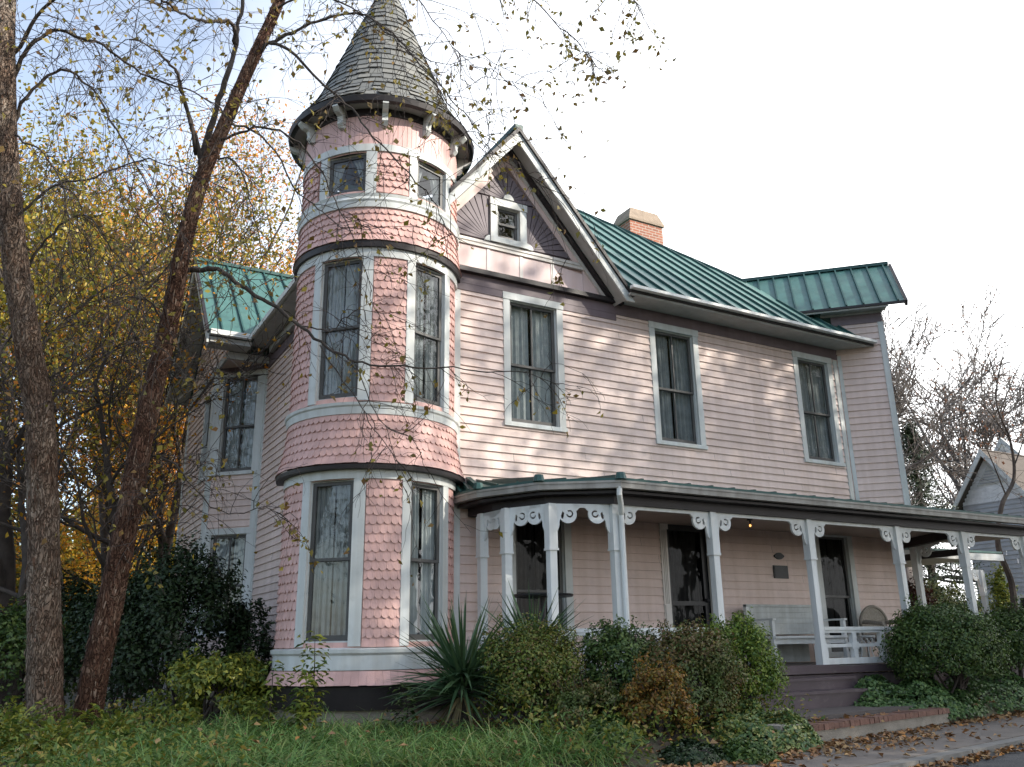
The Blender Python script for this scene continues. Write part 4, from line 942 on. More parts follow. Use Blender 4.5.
# ------------------------------------------------------------------ things on the porch
bn = empty('bench', (11.7, 10.9, PF), 'weathered white wooden settle with a solid plank back on the porch beside the steps', 'bench')
b = MB((0, 0, 0), (1, 0, 0), (0, -1, 0))
s_ = MB((0, 0, 0), (1, 0, 0), (0, -1, 0)); s_.box(10.9, 12.62, -11.12, -10.58, 1.63, 1.67); s_.box(10.93, 12.59, -10.66, -10.62, 1.54, 1.629); s_.build('seat', M_WHITE, bn)
s_ = MB((0, 0, 0), (1, 0, 0), (0, -1, 0))
for k in range(5): s_.box(10.9, 12.62, -11.22, -11.18, 1.70+k*.092, 1.79+k*.092)
s_.box(10.88, 12.64, -11.23, -11.16, 2.16, 2.20); s_.box(11.2, 12.3, -11.21, -11.18, 1.24, 1.60); s_.build('backrest', M_BENCH, bn)
for xx in (10.88, 12.58):
    s_ = MB((0, 0, 0), (1, 0, 0), (0, -1, 0)); s_.box(xx, xx+.06, -10.68, -10.61, PF, 1.92); s_.box(xx, xx+.06, -11.24, -11.17, PF, 2.19); build_each(s_, 'leg', M_WHITE, bn)
    s_ = MB((0, 0, 0), (1, 0, 0), (0, -1, 0)); s_.box(xx-.01, xx+.07, -11.17, -10.58, 1.921, 1.95); s_.build('arm', M_WHITE, bn)
cw = empty('wicker_chair', (13.95, 10.85, PF), 'grey wicker armchair with a round hooded back behind the porch railing', 'chair')
c = MB((13.95, 10.85, 0), (1, 0, 0), (0, -1, 0)); c.box(-.28, .28, -.25, .27, 1.60, 1.68); c.box(-.28, .28, .2, .27, 1.30, 1.599); c.build('seat', M_WICK, cw)
c = MB(); 
for k in range(13):
    a0, a1 = 180*k/12, 180*(k+1)/12
prof = []
c.frame((13.95, 11.08, 0), (1, 0, 0), (0, -1, 0)); outl = [(-.30, 1.55)]+[(.36*math.cos(R(t)), 1.86+.32*math.sin(R(t))) for t in range(180, -1, -12)]+[(.30, 1.55)]
c.prism(outl, -.03, .02); c.build('backrest', M_WICK, cw)
c = MB(); c.tube([(13.95+.36*math.cos(R(t)), 11.06, 1.86+.32*math.sin(R(t))) for t in range(180, -1, -12)], .028, 8); c.build('back_rim', M_WICK, cw)
for s_ in (-1, 1):
    c = MB(); c.tube([(13.95+s_*.33, 11.05, 1.90), (13.95+s_*.36, 10.85, 1.89), (13.95+s_*.34, 10.62, 1.86), (13.95+s_*.30, 10.58, 1.70)], .035, 8); c.build('arm', M_WICK, cw)
    for yy in (10.62, 11.05): c = MB(); c.tube([(13.95+s_*.26, yy, 1.61), (13.95+s_*.28, yy, PF)], .022, 8); c.build('leg', M_WICK, cw)
ps = empty('plant_stand', (13.1, 10.6, PF), 'small white lacy iron stand on the porch floor by the wicker chair', 'stand')
c = MB(); c.lathe([(0, 1.66), (.15, 1.66), (.16, 1.65), (.15, 1.63), (0, 1.63)], (13.1, 10.6), n=20); c.build('stand_top', M_WHITE, ps)
c = MB()
for k in range(10):
    t = 2*math.pi*k/10; c.tube([(13.1+.145*math.cos(t), 10.6+.145*math.sin(t), 1.62), (13.1+.13*math.cos(t+.3), 10.6+.13*math.sin(t+.3), 1.57), (13.1+.145*math.cos(t+.6), 10.6+.145*math.sin(t+.6), 1.52)], .008, 5)
c.build('stand_lace', M_WHITE, ps)
for k in range(3):
    t = 2*math.pi*k/3+.5; c = MB(); c.tube([(13.1+.13*math.cos(t), 10.6+.13*math.sin(t), 1.62), (13.1+.09*math.cos(t), 10.6+.09*math.sin(t), 1.40), (13.1+.15*math.cos(t), 10.6+.15*math.sin(t), PF)], .012, 6); c.build('leg', M_WHITE, ps)
tcx = at(543, 600, 10.55)
tb_ = empty('bistro_table', (tcx.x, tcx.y, PF), 'dark high table with a thin round top at the curved end of the porch', 'table')
c = MB(); c.lathe([(0, 2.27), (.42, 2.27), (.43, 2.255), (.42, 2.235), (0, 2.235)], (tcx.x, tcx.y), n=32); c.build('table_top', M_IRON, tb_)
c = MB(); c.lathe([(.04, 2.234), (.03, 1.8), (.045, 1.6), (.03, 1.3), (.05, 1.28), (.24, 1.24), (.25, PF), (0, PF)], (tcx.x, tcx.y), n=20); c.build('pedestal', M_IRON, tb_)

# ------------------------------------------------------------------ vegetation generators
def np3(v): return np.array(v, float)
def leaf_quads(C, nrm_dir, size, asp=.5, fold=.15, rg=nrg, droop=0.0):
    """kite shaped leaves at C; nrm_dir = preferred normals (N,3)"""
    n = len(C); nn = nrm_dir/np.linalg.norm(nrm_dir, axis=1, keepdims=True)
    t = rg.normal(size=(n, 3)); t[:, 2] -= droop; t -= nn*np.sum(t*nn, 1, keepdims=True); t /= np.linalg.norm(t, axis=1, keepdims=True)
    b = np.cross(nn, t); s_ = size*rg.uniform(.6, 1.25, (n, 1)); L_ = s_; Wd = s_*asp*rg.uniform(.75, 1.2, (n, 1))
    base = C-t*L_*.5; tip = C+t*L_*.5-nn*L_*fold*rg.uniform(0, 1, (n, 1)); l = C-b*Wd*.5+nn*L_*fold-t*L_*.06; r_ = C+b*Wd*.5+nn*L_*fold-t*L_*.06
    return np.stack([base, r_, tip, l], 1).reshape(-1, 3)
def leaves(name, C, N_, size, material, parent=None, asp=.5, droop=0.0, fold=.15):
    me = arrays_mesh(name, leaf_quads(np.asarray(C), np.asarray(N_), size, asp, fold, droop=droop), 4)
    return link(name, me, material, parent)
def shrub(name, c, rad, zb, label, material, n=9000, size=.05, clumps=70, seed=0, cat='shrub', group=None, stem_mat=M_TWIG, asp=.5, shell=.62, cl=.28, flat=.85, lump=.36, nstem=9, droop=.2, shoots=22):
    """clipped or loose shrub: clumps of small leaves over a branching frame"""
    r_ = np.random.default_rng(seed+100); root = empty(name, (c[0], c[1], Z_YARD), label, cat, group)
    rx, ry, rz = rad; ctr = np.array([c[0], c[1], c[2]])
    d = r_.normal(size=(clumps, 3)); d /= np.linalg.norm(d, axis=1, keepdims=True); d[:, 2] = np.where(d[:, 2] < -.5, -d[:, 2], d[:, 2])
    rr = (shell+(1-shell)*r_.random((clumps, 1))**.6)*(1-lump+lump*2*r_.random((clumps, 1))*.5+lump*.5)
    cc = d*rr*.86
    per = max(1, n//clumps); idx = np.repeat(np.arange(clumps), per)
    g_ = r_.normal(size=(len(idx), 3)); g_ /= np.linalg.norm(g_, axis=1, keepdims=True)
    q = g_*(r_.random((len(idx), 1))**.45)*cl*(.6+.8*r_.random((clumps, 1))[idx]); q[:, 2] *= flat
    P = cc[idx]+q; nrm = g_*.5+P*.7+r_.normal(size=P.shape)*.45+np.array([0, 0, .45])
    P = ctr+P*np.array([rx, ry, rz]); k = P[:, 2] > zb; P = P[k]; nrm = nrm[k]
    SP = []; SN = []; sh_ = MB()
    for j in range(shoots):
        th = r_.random()*6.283; ph = r_.uniform(.15, 1.3); dd = np.array([math.cos(th)*math.cos(ph), math.sin(th)*math.cos(ph), math.sin(ph)]); st_ = ctr+dd*np.array([rx, ry, rz])*.82
        L_ = r_.uniform(.12, .34)*(.6+.4*rz); d2 = dd*.6+np.array([0, 0, .7])+r_.normal(size=3)*.25; d2 /= np.linalg.norm(d2); en = st_+d2*L_
        sh_.tube([Vector(st_), Vector((st_+en)/2+r_.normal(size=3)*.012), Vector(en)], [.005, .004, .002], 4)
        for q in range(int(10+L_*50)): t_ = r_.random()**.8; SP.append(st_+(en-st_)*t_+r_.normal(size=3)*.022); SN.append(r_.normal(size=3)*.6+np.array([0, 0, .6]))
    if SP: P = np.concatenate([P, np.array(SP)]); nrm = np.concatenate([nrm, np.array(SN)])
    leaves('foliage', P, nrm, size, material, root, asp=asp, droop=droop)
    s_ = sh_
    for j in range(nstem):
        w_ = cc[r_.integers(clumps)]; e = Vector(ctr+w_*np.array([rx, ry, rz])*.95); a = Vector((c[0]+r_.normal()*rx*.12, c[1]+r_.normal()*ry*.12, Z_YARD-.05))
        mid = a.lerp(e, .5)+Vector((r_.normal()*.05, r_.normal()*.05, .08)); s_.tube([a, mid, e], [.022, .016, .006], 5)
    s_.build('stem', stem_mat, root)
    return root
def wander(r_, p, d, L_, n, wob, trop):
    pts = [Vector(p)]; d = Vector(d).normalized()
    for k in range(n):
        d = (d+Vector((r_.gauss(0, wob), r_.gauss(0, wob), r_.gauss(0, wob)))+Vector(trop)).normalized(); pts.append(pts[-1]+d*L_/n)
    return pts
def grow(mb, r_, p, d, L_, rad, lvl, top, tips, wob=.16, trop=(0, 0, .05), kids=(3, 5), ang=(.5, 1.0), ratio=.62, droop=0.0, start=.3, minr=.004, sides=(9, 7, 5, 4, 3, 3)):
    n = 7 if lvl == 0 else (5 if lvl < 3 else 4)
    tr_ = Vector(trop) if lvl < top-1 else Vector((trop[0], trop[1], trop[2]-droop))
    pts = wander(r_, p, d, L_, n, wob*(.55 if lvl == 0 else 1), tr_)
    rads = [max(minr, rad*(1-.62*k/n)) for k in range(n+1)]
    if lvl == top: rads[-1] = minr*.6
    mb.tube(pts, rads, sides[min(lvl, 5)], cap=False)
    if lvl == top: tips.append(pts); return
    kn = r_.randint(*kids)+(2 if lvl == 0 else 0)
    for k in range(kn):
        t = start+(1-start)*(k+r_.random())/kn if lvl == 0 else .2+.8*(k+r_.random())/kn
        f_ = t*n; i = min(n-1, int(f_)); q = pts[i].lerp(pts[i+1], f_-i); dd = (pts[i+1]-pts[i]).normalized()
        ax = Vector((r_.gauss(0, 1), r_.gauss(0, 1), r_.gauss(0, 1))).cross(dd)
        if ax.length < 1e-3: continue
        ax.normalize(); a = r_.uniform(*ang); nd = dd*math.cos(a)+ax.cross(dd)*math.sin(a)
        nd.z = nd.z*.9+.12
        rr = rads[i]*r_.uniform(.45, .68)
        grow(mb, r_, q, nd, L_*ratio*r_.uniform(.75, 1.15)*(1.15-.4*t if lvl == 0 else 1), rr, lvl+1, top, tips, wob, trop, kids, ang, ratio, droop, start, minr, sides)
    # leader continues
    dd = (pts[-1]-pts[-2]).normalized(); grow(mb, r_, pts[-1], dd, L_*ratio, rads[-1], lvl+1, top, tips, wob, trop, kids, ang, ratio, droop, start, minr, sides)
def tree(name, base, h, rad, label, bark, leafm=None, nleaf=0, lsize=.12, seed=0, top=4, lean=(0, 0, 1), spread=.35, group=None, cat='tree', trunkfrac=.42, **kw):
    r_ = random.Random(seed); root = empty(name, base, label, cat, group)
    mb = MB(); tips = []; grow(mb, r_, Vector(base)-Z*.1, lean, h*trunkfrac, rad, 0, top, tips, **kw)
    mb.build('trunk', bark, root, smooth=True)
    if leafm is not None and nleaf:
        rg = np.random.default_rng(seed); T = np.array([[tuple(q) for q in t] for t in tips if len(t) == len(tips[0])])
        i = rg.integers(len(T), size=nleaf); j = rg.integers(1, T.shape[1], size=nleaf)
        C = T[i, j]+rg.normal(size=(nleaf, 3))*spread
        leaves('crown', C, rg.normal(size=(nleaf, 3))+np.array([0, 0, .5]), lsize, leafm, root, asp=.6, droop=.5)
    return root

# ------------------------------------------------------------------ foreground trees
def strip_mesh(name, B, D, Lg, Wd, arch, material, parent=None, seg=3, tipw=.15, rg=nrg, side=None):
    """arching blades: B base points, D start directions, Lg lengths, Wd widths, arch = bend towards the ground"""
    n = len(B); D = D/np.linalg.norm(D, axis=1, keepdims=True)
    sd = np.cross(D, np.array([0, 0, 1.])); l_ = np.linalg.norm(sd, axis=1, keepdims=True); sd = np.where(l_ < 1e-3, np.array([1., 0, 0]), sd/np.maximum(l_, 1e-6))
    tw = rg.normal(size=(n, 1))*.5; sd = sd+np.cross(D, sd)*tw; sd /= np.linalg.norm(sd, axis=1, keepdims=True)
    P = B.copy(); rows = []; d = D.copy()
    for k in range(seg+1):
        w = Wd*(1-(1-tipw)*(k/seg)**1.6); rows += [P-sd*w[:, None]/2, P+sd*w[:, None]/2]
        d = d+np.array([0, 0, -1.])*arch[:, None]/seg; d /= np.linalg.norm(d, axis=1, keepdims=True); P = P+d*(Lg/seg)[:, None]
    V = np.stack(rows, 1).reshape(-1, 3); m_ = 2*(seg+1)
    base = (np.arange(n)*m_)[:, None]; F = []
    for k in range(seg): F.append(base+np.array([2*k, 2*k+1, 2*k+3, 2*k+2]))
    F = np.stack(F, 1).reshape(-1, 4).astype(np.int32)
    me = bpy.data.meshes.new(name); me.vertices.add(len(V)); me.vertices.foreach_set('co', V.astype(np.float32).ravel())
    me.loops.add(F.size); me.loops.foreach_set('vertex_index', F.ravel()); me.polygons.add(len(F))
    me.polygons.foreach_set('loop_start', np.arange(0, F.size, 4, dtype=np.int32)); me.polygons.foreach_set('loop_total', np.full(len(F), 4, np.int32)); me.update(calc_edges=True)
    return link(name, me, material, parent)
def catmull(pts, n):
    P_ = [pts[0]*2-pts[1]]+list(pts)+[pts[-1]*2-pts[-2]]; out = []
    for i in range(1, len(P_)-2):
        for k in range(n):
            t = k/n; a, b, c, d = P_[i-1:i+3]; out.append(.5*((2*b)+(c-a)*t+(2*a-5*b+4*c-d)*t*t+(3*b-a-3*c+d)*t**3))
    out.append(P_[-2]); return out
def rough_tube(mb, pts, rads, n=34, amp=.055, seed=0):
    """trunk with plated, uneven bark relief"""
    r_ = random.Random(seed); from mathutils import noise
    i0 = len(mb.v); prev = None; acc = 0
    for k, p in enumerate(pts):
        d = (pts[min(k+1, len(pts)-1)]-pts[max(k-1, 0)]).normalized()
        if k: acc += (pts[k]-pts[k-1]).length
        a = (prev-d*prev.dot(d)) if prev is not None else Vector((1, 0, 0))-d*d.x
        a.normalize(); prev = a; b = d.cross(a)
        for j in range(n):
            t = 2*math.pi*j/n; v = Vector((math.cos(t)*3.0, math.sin(t)*3.0, acc*1.6+seed*7))
            h = noise.noise(v*1.0)*.7+abs(noise.noise(v*2.3+Vector((5, 1, 2))))*.8+noise.noise(Vector((math.cos(t)*8, math.sin(t)*8, acc*3.5)))*.5
            mb.v.append(p+(a*math.cos(t)+b*math.sin(t))*(rads[k]*(1+amp*h*2.0)))
    for k in range(len(pts)-1):
        for j in range(n): mb.f.append((i0+k*n+j, i0+k*n+(j+1) % n, i0+(k+1)*n+(j+1) % n, i0+(k+1)*n+j))
def bark_flakes(pts, rads, n, seed, size):
    rg = np.random.default_rng(seed); V = []
    P_ = np.array([tuple(p) for p in pts]); Rr = np.array(rads)
    for _ in range(n):
        f_ = rg.random()*(len(P_)-1.01); i = int(f_); q = P_[i]*(1-f_+i)+P_[i+1]*(f_-i); rr = Rr[i]*(1-f_+i)+Rr[i+1]*(f_-i)
        d = P_[i+1]-P_[i]; d /= np.linalg.norm(d); t = rg.random()*2*np.pi; a = np.cross(d, [0.3, .9, 0]); a /= np.linalg.norm(a); b = np.cross(d, a)
        o = a*np.cos(t)+b*np.sin(t); tg = np.cross(d, o); h = size*rg.uniform(.6, 2.4); w = size*rg.uniform(.2, .55); l0, l1 = rg.uniform(-.006, .002), rg.uniform(.004, .026)
        c = q+o*rr*1.04
        if rg.random() < .5: d = -d
        V += [c-tg*w/2+o*l0, c+tg*w/2+o*l0, c+tg*w*rg.uniform(.0, .3)+d*h+o*l1, c-tg*w*rg.uniform(.1, .45)+d*h*rg.uniform(.55, .95)+o*l1*1.1]
    return np.array(V)
M_FLAKE = leaf_mat('peeling_bark', [G(.07, .04, .028), G(.13, .075, .05), G(.20, .13, .095), G(.26, .20, .155), G(.10, .05, .033)], .05, .85, .15)
def twigs(mb, lv, path, rad0, n, seed, length=(.4, 1.3), droop=.10, leafp=.5, lpn=(1, 2), toward=None):
    r_ = random.Random(seed); C = []; N_ = []
    for k in range(n):
        t = r_.uniform(.12, 1)*(len(path)-1); i = min(len(path)-2, int(t)); p = path[i].lerp(path[i+1], t-i); ax = (path[i+1]-path[i]).normalized()
        d = Vector((r_.gauss(0, 1), r_.gauss(0, 1), r_.gauss(-.1, .9))); d = (d-ax*d.dot(ax)*.6+ax*.5)
        if toward: d += Vector(toward)
        L_ = r_.uniform(*length); pts = wander(r_, p, d, L_, 7, .20, (0, 0, -droop)); mb.tube(pts, [.0055-.0035*j/7 for j in range(8)], 3, cap=False)
        ends = [(pts, 7)]
        for q in range(r_.randint(2, 4)):
            j = r_.randint(2, 6); d2 = (pts[j]-pts[j-1]).normalized()*.8+Vector((r_.gauss(0, .6), r_.gauss(0, .6), r_.gauss(-.1, .5)))
            p2 = wander(r_, pts[j], d2, L_*r_.uniform(.25, .6), 5, .22, (0, 0, -droop*1.3)); mb.tube(p2, [.0032-.0017*u/5 for u in range(6)], 3, cap=False); ends.append((p2, 5))
        for ps_, m_ in ends:
            if r_.random() < leafp:
                for q in range(r_.randint(*lpn)):
                    e = ps_[r_.randint(max(1, m_-3), m_)]; C.append((e.x+r_.gauss(0, .03), e.y+r_.gauss(0, .03), e.z-r_.uniform(.0, .06))); N_.append((r_.gauss(0, 1), r_.gauss(-.5, 1), r_.gauss(0, .6)))
    lv[0] += C; lv[1] += N_
def limb(px, Y0, Y1):
    n = len(px)-1; return [at(x, y, Y0+(Y1-Y0)*k/n) for k, (x, y) in enumerate(px)]
def taper(path, a, b): return [a+(b-a)*k/(len(path)-1) for k in range(len(path))]
def fore_tree(name, label, trunk_px, Y0, Y1, r0, r1, bark, limbs, seed, extra=()):
    base = at(*trunk_px[0], Y0); root = empty(name, (base.x, base.y, Z_YARD-.05), label, 'tree')
    mb = MB(); path = catmull(limb(trunk_px, Y0, Y1), 24); rads = [r0+(r1-r0)*(k/(len(path)-1))**.9 for k in range(len(path))]
    for k in range(6): rads[k] *= 1+.22*(1-k/6)**2
    rough_tube(mb, path, rads, seed=seed); mb.build('trunk', bark, root, smooth=True)
    me = arrays_mesh('bark_flakes', bark_flakes(path, rads, 1000, seed, .042), 4); link('peeling_bark', me, M_FLAKE, root)
    lb = MB(); tw = MB(); lv = [[], []]
    for j, (px, ya, yb, ra, rb, nt, kw) in enumerate(limbs):
        p = catmull(limb(px, ya, yb), 6); rj = random.Random(seed*31+j); off = Vector((0, 0, 0))
        for q in range(1, len(p)): off = off*.75+Vector((rj.gauss(0, .012), rj.gauss(0, .02), rj.gauss(0, .014))); p[q] = p[q]+off
        rr = [(rb+(ra*.82-rb)*(1-q/(len(p)-1))**1.25)*rj.uniform(.9, 1.12) for q in range(len(p))]; lb.tube(p, rr, 7, cap=True); twigs(tw, lv, p, ra, int(nt*(1.4 if px[0][0] < 60 else .95)), seed*50+j, **kw)
    for bone in lb.v[:0]: pass
    lb.build('limb', M_BARKBG, root, smooth=True); tw.build('twig', M_TWIG, root)
    leaves('crown', lv[0], lv[1], .082, L_BIRCH, root, asp=.62, droop=.8)
    return root
K = dict
left_limbs = [
 ([(6, 95), (25, 55), (60, 30), (105, 45), (150, 72), (200, 95), (235, 125)], 10.6, 9.2, .035, .006, 38, K(leafp=.45)),
 ([(4, 140), (30, 95), (70, 70), (110, 120), (150, 190), (190, 240)], 10.6, 9.6, .03, .005, 36, K(leafp=.3)),
 ([(14, 300), (40, 250), (75, 215), (100, 230), (130, 270), (150, 330)], 10.9, 9.8, .022, .004, 30, K(leafp=.35)),
 ([(30, 420), (70, 380), (110, 350), (150, 345), (190, 380)], 11, 10, .02, .004, 26, K(leafp=.3)),
 ([(6, 60), (45, 10), (90, -15), (140, 0), (185, 20)], 10.5, 8.8, .03, .006, 34, K(leafp=.6)),
 ([(10, 200), (-20, 150), (-60, 120)], 10.7, 10.5, .03, .01, 10, K(leafp=.3)),
 ([(8, 130), (40, 150), (62, 185), (70, 250)], 10.5, 9.6, .018, .004, 26, K(leafp=.3, droop=.2)),
 ([(14, 330), (-10, 370), (-30, 420)], 10.8, 10.4, .02, .005, 8, K(leafp=.3)),
 ([(8, 230), (50, 190), (95, 175), (150, 160), (200, 180), (250, 200)], 10.6, 9.0, .02, .004, 34, K(leafp=.4)),
]
fore_tree('birch_tree', 'upright thick flaky grey brown tree trunk at the left edge, in front of the garden', [(46, 752), (45, 690), (44, 600), (43, 500), (40, 420), (28, 345), (14, 250), (6, 150), (4, 60), (6, -60)], 11.3, 10.3, .185, .11, M_BARKG, left_limbs, 3)
right_limbs = [
 ([(232, 100), (225, 140), (205, 175), (206, 150), (222, 95), (236, 45), (238, 20), (246, -15), (250, -50)][2:], 10.3, 10.2, .055, .02, 10, K(leafp=.2)),
 ([(236, 45), (232, 24), (205, 18), (180, 8), (150, -10)], 10.2, 9.6, .04, .012, 22, K(leafp=.5)),
 ([(202, 165), (190, 120), (175, 72), (160, 50), (130, 38)], 10.3, 9.8, .04, .008, 24, K(leafp=.3)),
 ([(196, 155), (186, 100), (174, 74)], 10.3, 9.9, .03, .012, 8, K(leafp=.2)),
 ([(256, 56), (275, 44), (318, 78), (350, 109), (387, 150), (431, 200), (452, 240)], 9.9, 8.0, .030, .005, 42, K(leafp=.5)),
 ([(262, 45), (300, 30), (345, 15), (375, 20), (410, 52), (445, 90), (475, 128), (492, 155)], 9.9, 7.6, .028, .004, 44, K(leafp=.55)),
 ([(188, 270), (225, 272), (256, 293), (296, 325), (335, 350), (370, 366), (440, 368), (510, 372), (560, 384)], 10.5, 8.3, .042, .004, 34, K(leafp=.45)),
 ([(296, 325), (330, 330), (345, 318), (362, 312), (400, 318)], 9.7, 9.1, .012, .003, 18, K(leafp=.4)),
 ([(320, 345), (345, 380), (370, 420), (395, 470), (410, 500)], 9.5, 8.9, .011, .003, 12, K(leafp=.35, droop=.2)),
 ([(355, 364), (380, 420), (412, 440), (430, 475)], 9.3, 8.7, .009, .003, 10, K(leafp=.3)),
 ([(218, 140), (258, 128), (300, 140), (330, 185), (350, 230), (372, 290)], 10, 8.8, .022, .004, 34, K(leafp=.45)),
 ([(225, 120), (262, 135), (300, 190), (330, 215), (360, 230), (420, 225)], 10, 8.6, .018, .003, 28, K(leafp=.5)),
 ([(210, 152), (235, 165), (252, 205), (262, 262)], 10.2, 9.4, .018, .004, 16, K(leafp=.35)),
 ([(138, 455), (165, 458), (190, 485), (222, 510), (262, 506), (290, 520)], 11, 10.0, .016, .003, 14, K(leafp=.55, lpn=(2, 4))),
 ([(130, 560), (150, 520), (185, 480), (215, 450)], 11.1, 10.4, .014, .003, 22, K(leafp=.5)),
 ([(128, 570), (165, 500), (190, 470)], 11.1, 10.6, .012, .003, 18, K(leafp=.5)),
 ([(280, 0), (330, -30), (400, -40), (470, -30), (530, -5), (575, 40), (600, 70)], 9.6, 6.8, .03, .004, 60, K(leafp=.75, droop=.22, length=(.4, 1.0))),
 ([(285, -10), (350, -60), (450, -80), (550, -60), (610, -30), (640, 10)], 9.6, 6.6, .03, .004, 60, K(leafp=.75, droop=.28, length=(.4, 1.1))),
 ([(400, -40), (420, 0), (450, 40), (480, 75), (520, 90)], 8.6, 7.0, .012, .003, 30, K(leafp=.6, droop=.15)),
 ([(275, 10), (310, -5), (360, 10), (400, 40), (440, 60), (500, 50)], 9.7, 7.4, .02, .003, 34, K(leafp=.55)),
 ([(440, 90), (480, 150), (520, 165), (550, 200), (570, 260)], 7.9, 7.4, .008, .002, 16, K(leafp=.65, droop=.15)),
 ([(172, 330), (140, 300), (110, 300), (80, 330)], 10.8, 10.6, .02, .004, 22, K(leafp=.3)),
 ([(160, 360), (200, 335), (225, 300), (232, 262)], 10.7, 10.2, .012, .003, 14, K(leafp=.4)),
]
fore_tree('birch_tree', 'slender leaning reddish tree with peeling bark, its branches crossing in front of the tower', [(84, 752), (88, 715), (98, 660), (113, 590), (128, 515), (142, 440), (158, 370), (172, 310), (182, 255), (198, 190), (222, 130), (250, 66), (278, 4), (300, -60)], 11.5, 9.6, .165, .06, M_BARK, right_limbs, 5)

# ------------------------------------------------------------------ trees behind
def gbase(px, Y, dz=0): p = at(px, 600, Y); return (p.x, p.y, .55+dz)
bgt = [
 ('tree', 'tall dark tree with an ivy wrapped trunk at the far left edge', 18, 19, 16, .26, M_BARKBG, L_OLIVE, 9000, .12, 11, .5),
 ('tree', 'tall olive and yellow tree right behind the two flaky trunks', 72, 24, 20, .26, M_BARKBG, L_OLIVE, 15000, .13, 12, .55),
 ('tree', 'golden orange tree showing between the two flaky trunks', 118, 30, 22, .28, M_BARKBG, L_GOLD, 22000, .15, 13, .6),
 ('tree', 'thin olive tree with bare twigs beside the leaning trunk', 160, 26, 18, .2, M_BARKBG, L_OLIVE, 9000, .12, 14, .5),
 ('tree', 'bright orange and gold tree rising behind the left gable and tower', 236, 33, 25, .3, M_BARKBG, L_GOLD, 24000, .16, 15, .7),
 ('tree', 'bare grey tree with a few yellow leaves far behind the golden trees', 195, 44, 31, .34, M_BARKR, L_GOLD, 12000, .17, 16, .7),
 ('tree', 'olive tree cut by the left edge of the picture behind the thick trunk', -20, 30, 23, .3, M_BARKBG, L_GOLD, 20000, .15, 17, .6),
 ('tree', 'low yellow tree glowing between leaning trunk and house corner', 172, 36, 15, .18, M_BARKBG, L_ORANGE, 14000, .15, 18, .6),
 ('tree', 'bare twiggy tree against the sky above the golden trees', 90, 48, 30, .36, M_BARKR, L_OLIVE, 2500, .14, 19, .7),
]
for nm, lab, px, Y, h, rad, bk_, lf, nl, ls, sd, spr in bgt:
    tree(nm, gbase(px, Y), h, rad, lab, bk_, lf, nl, ls, seed=sd, top=4, spread=spr, group='autumn trees behind the left side of the house', kids=(3, 4), ang=(.4, .95), wob=.17, minr=.009)
for px, Y, h, sd, lab in ((30, 17, 12, 71, 'dark bare sapling just behind the thick left trunk'), (100, 18.5, 12, 72, 'dark bare sapling in the gap between the two trunks'), (125, 24, 12, 73, 'slim dark sapling just left of the leaning trunk')):
    tree('tree', gbase(px, Y), h, .13, lab, M_BARKBG, L_GOLD, 700, .10, seed=sd, top=4, spread=.3, group='dark saplings behind the two trunks', kids=(3, 4), ang=(.4, 1.0), wob=.2, minr=.008)
rb = [
 ('tree', 'large bare tree spreading its grey limbs behind the right end of the house', 908, 15.5, 17.5, .28, None, 0, 31, (.10, .05, 1)),
 ('tree', 'wide bare tree with scattered russet leaves above the neighbour roof', 985, 23, 24, .34, L_RED, 1800, 32, (-.05, 0, 1)),
 ('tree', 'bare tree at the right edge with russet leaf tufts', 1035, 22, 22, .32, L_RED, 1300, 36, (-.2, 0, 1)),
]
for nm, lab, px, Y, h, rad, lf, nl, sd, ln in rb:
    tree(nm, gbase(px, Y), h, rad, lab, M_BARKR, lf, nl, .15, seed=sd, top=5, lean=ln, spread=.25, group='bare trees on the right', kids=(3, 4), ang=(.45, 1.0), wob=.2, minr=.018 if Y > 20 else .012, trunkfrac=.34, trop=(0, 0, .02))
# crooked thin trunk near the porch end
ct = empty('tree', gbase(1012, 12.6), 'crooked thin dark trunk standing in front of the grey neighbour house', 'tree')
mb = MB(); p = catmull([at(x, y, 12.6) for x, y in ((1016, 640), (1012, 585), (998, 545), (1002, 505), (1014, 478), (1010, 440), (996, 400), (1004, 350))], 6); mb.tube(p, taper(p, .085, .012), 8)
for k, (a, b) in enumerate(((20, (970, 420)), (26, (1050, 400)), (30, (960, 390)), (34, (1040, 340)), (38, (985, 350)))):
    q = p[a]; e = at(*b, 12.2); mid = q.lerp(e, .5)+Z*.25; mb.tube(catmull([q, mid, e], 5), taper(catmull([q, mid, e], 5), .02, .005), 5)
mb.build('trunk', M_BARKBG, ct); lv = [[], []]; tw = MB(); twigs(tw, lv, p[18:], .02, 40, 77, length=(.6, 1.6), droop=-.02, leafp=.3)
tw.build('twig', M_TWIG, ct); leaves('crown', lv[0], lv[1], .09, L_RED, ct, asp=.6)
# conifer
cf = gbase(936, 19.5); cr_ = empty('conifer', cf, 'dark evergreen conifer between the house and the grey neighbour gable', 'tree')
mb = MB(); mb.tube([cf, (cf[0], cf[1], 9.2)], [.2, .03], 8); mb.build('trunk', M_BARKBG, cr_)
r_ = np.random.default_rng(5); C = []; N_ = []
for k in range(300):
    z = 1.2+8.0*(k/300)**.9; rad = 2.3*(1-(z-1)/8.4)**.8*r_.uniform(.7, 1.1); a = r_.random()*6.28
    for j in range(48):
        t = r_.random()**.6; C.append((cf[0]+math.cos(a)*rad*t+r_.normal()*.12, cf[1]+math.sin(a)*rad*t+r_.normal()*.12, z-.35*t+r_.normal()*.07+.15)); N_.append((math.cos(a)*.4+r_.normal()*.5, math.sin(a)*.4+r_.normal()*.5, .8))
leaves('crown', C, N_, .16, L_CONI, cr_, asp=.28, droop=.4)
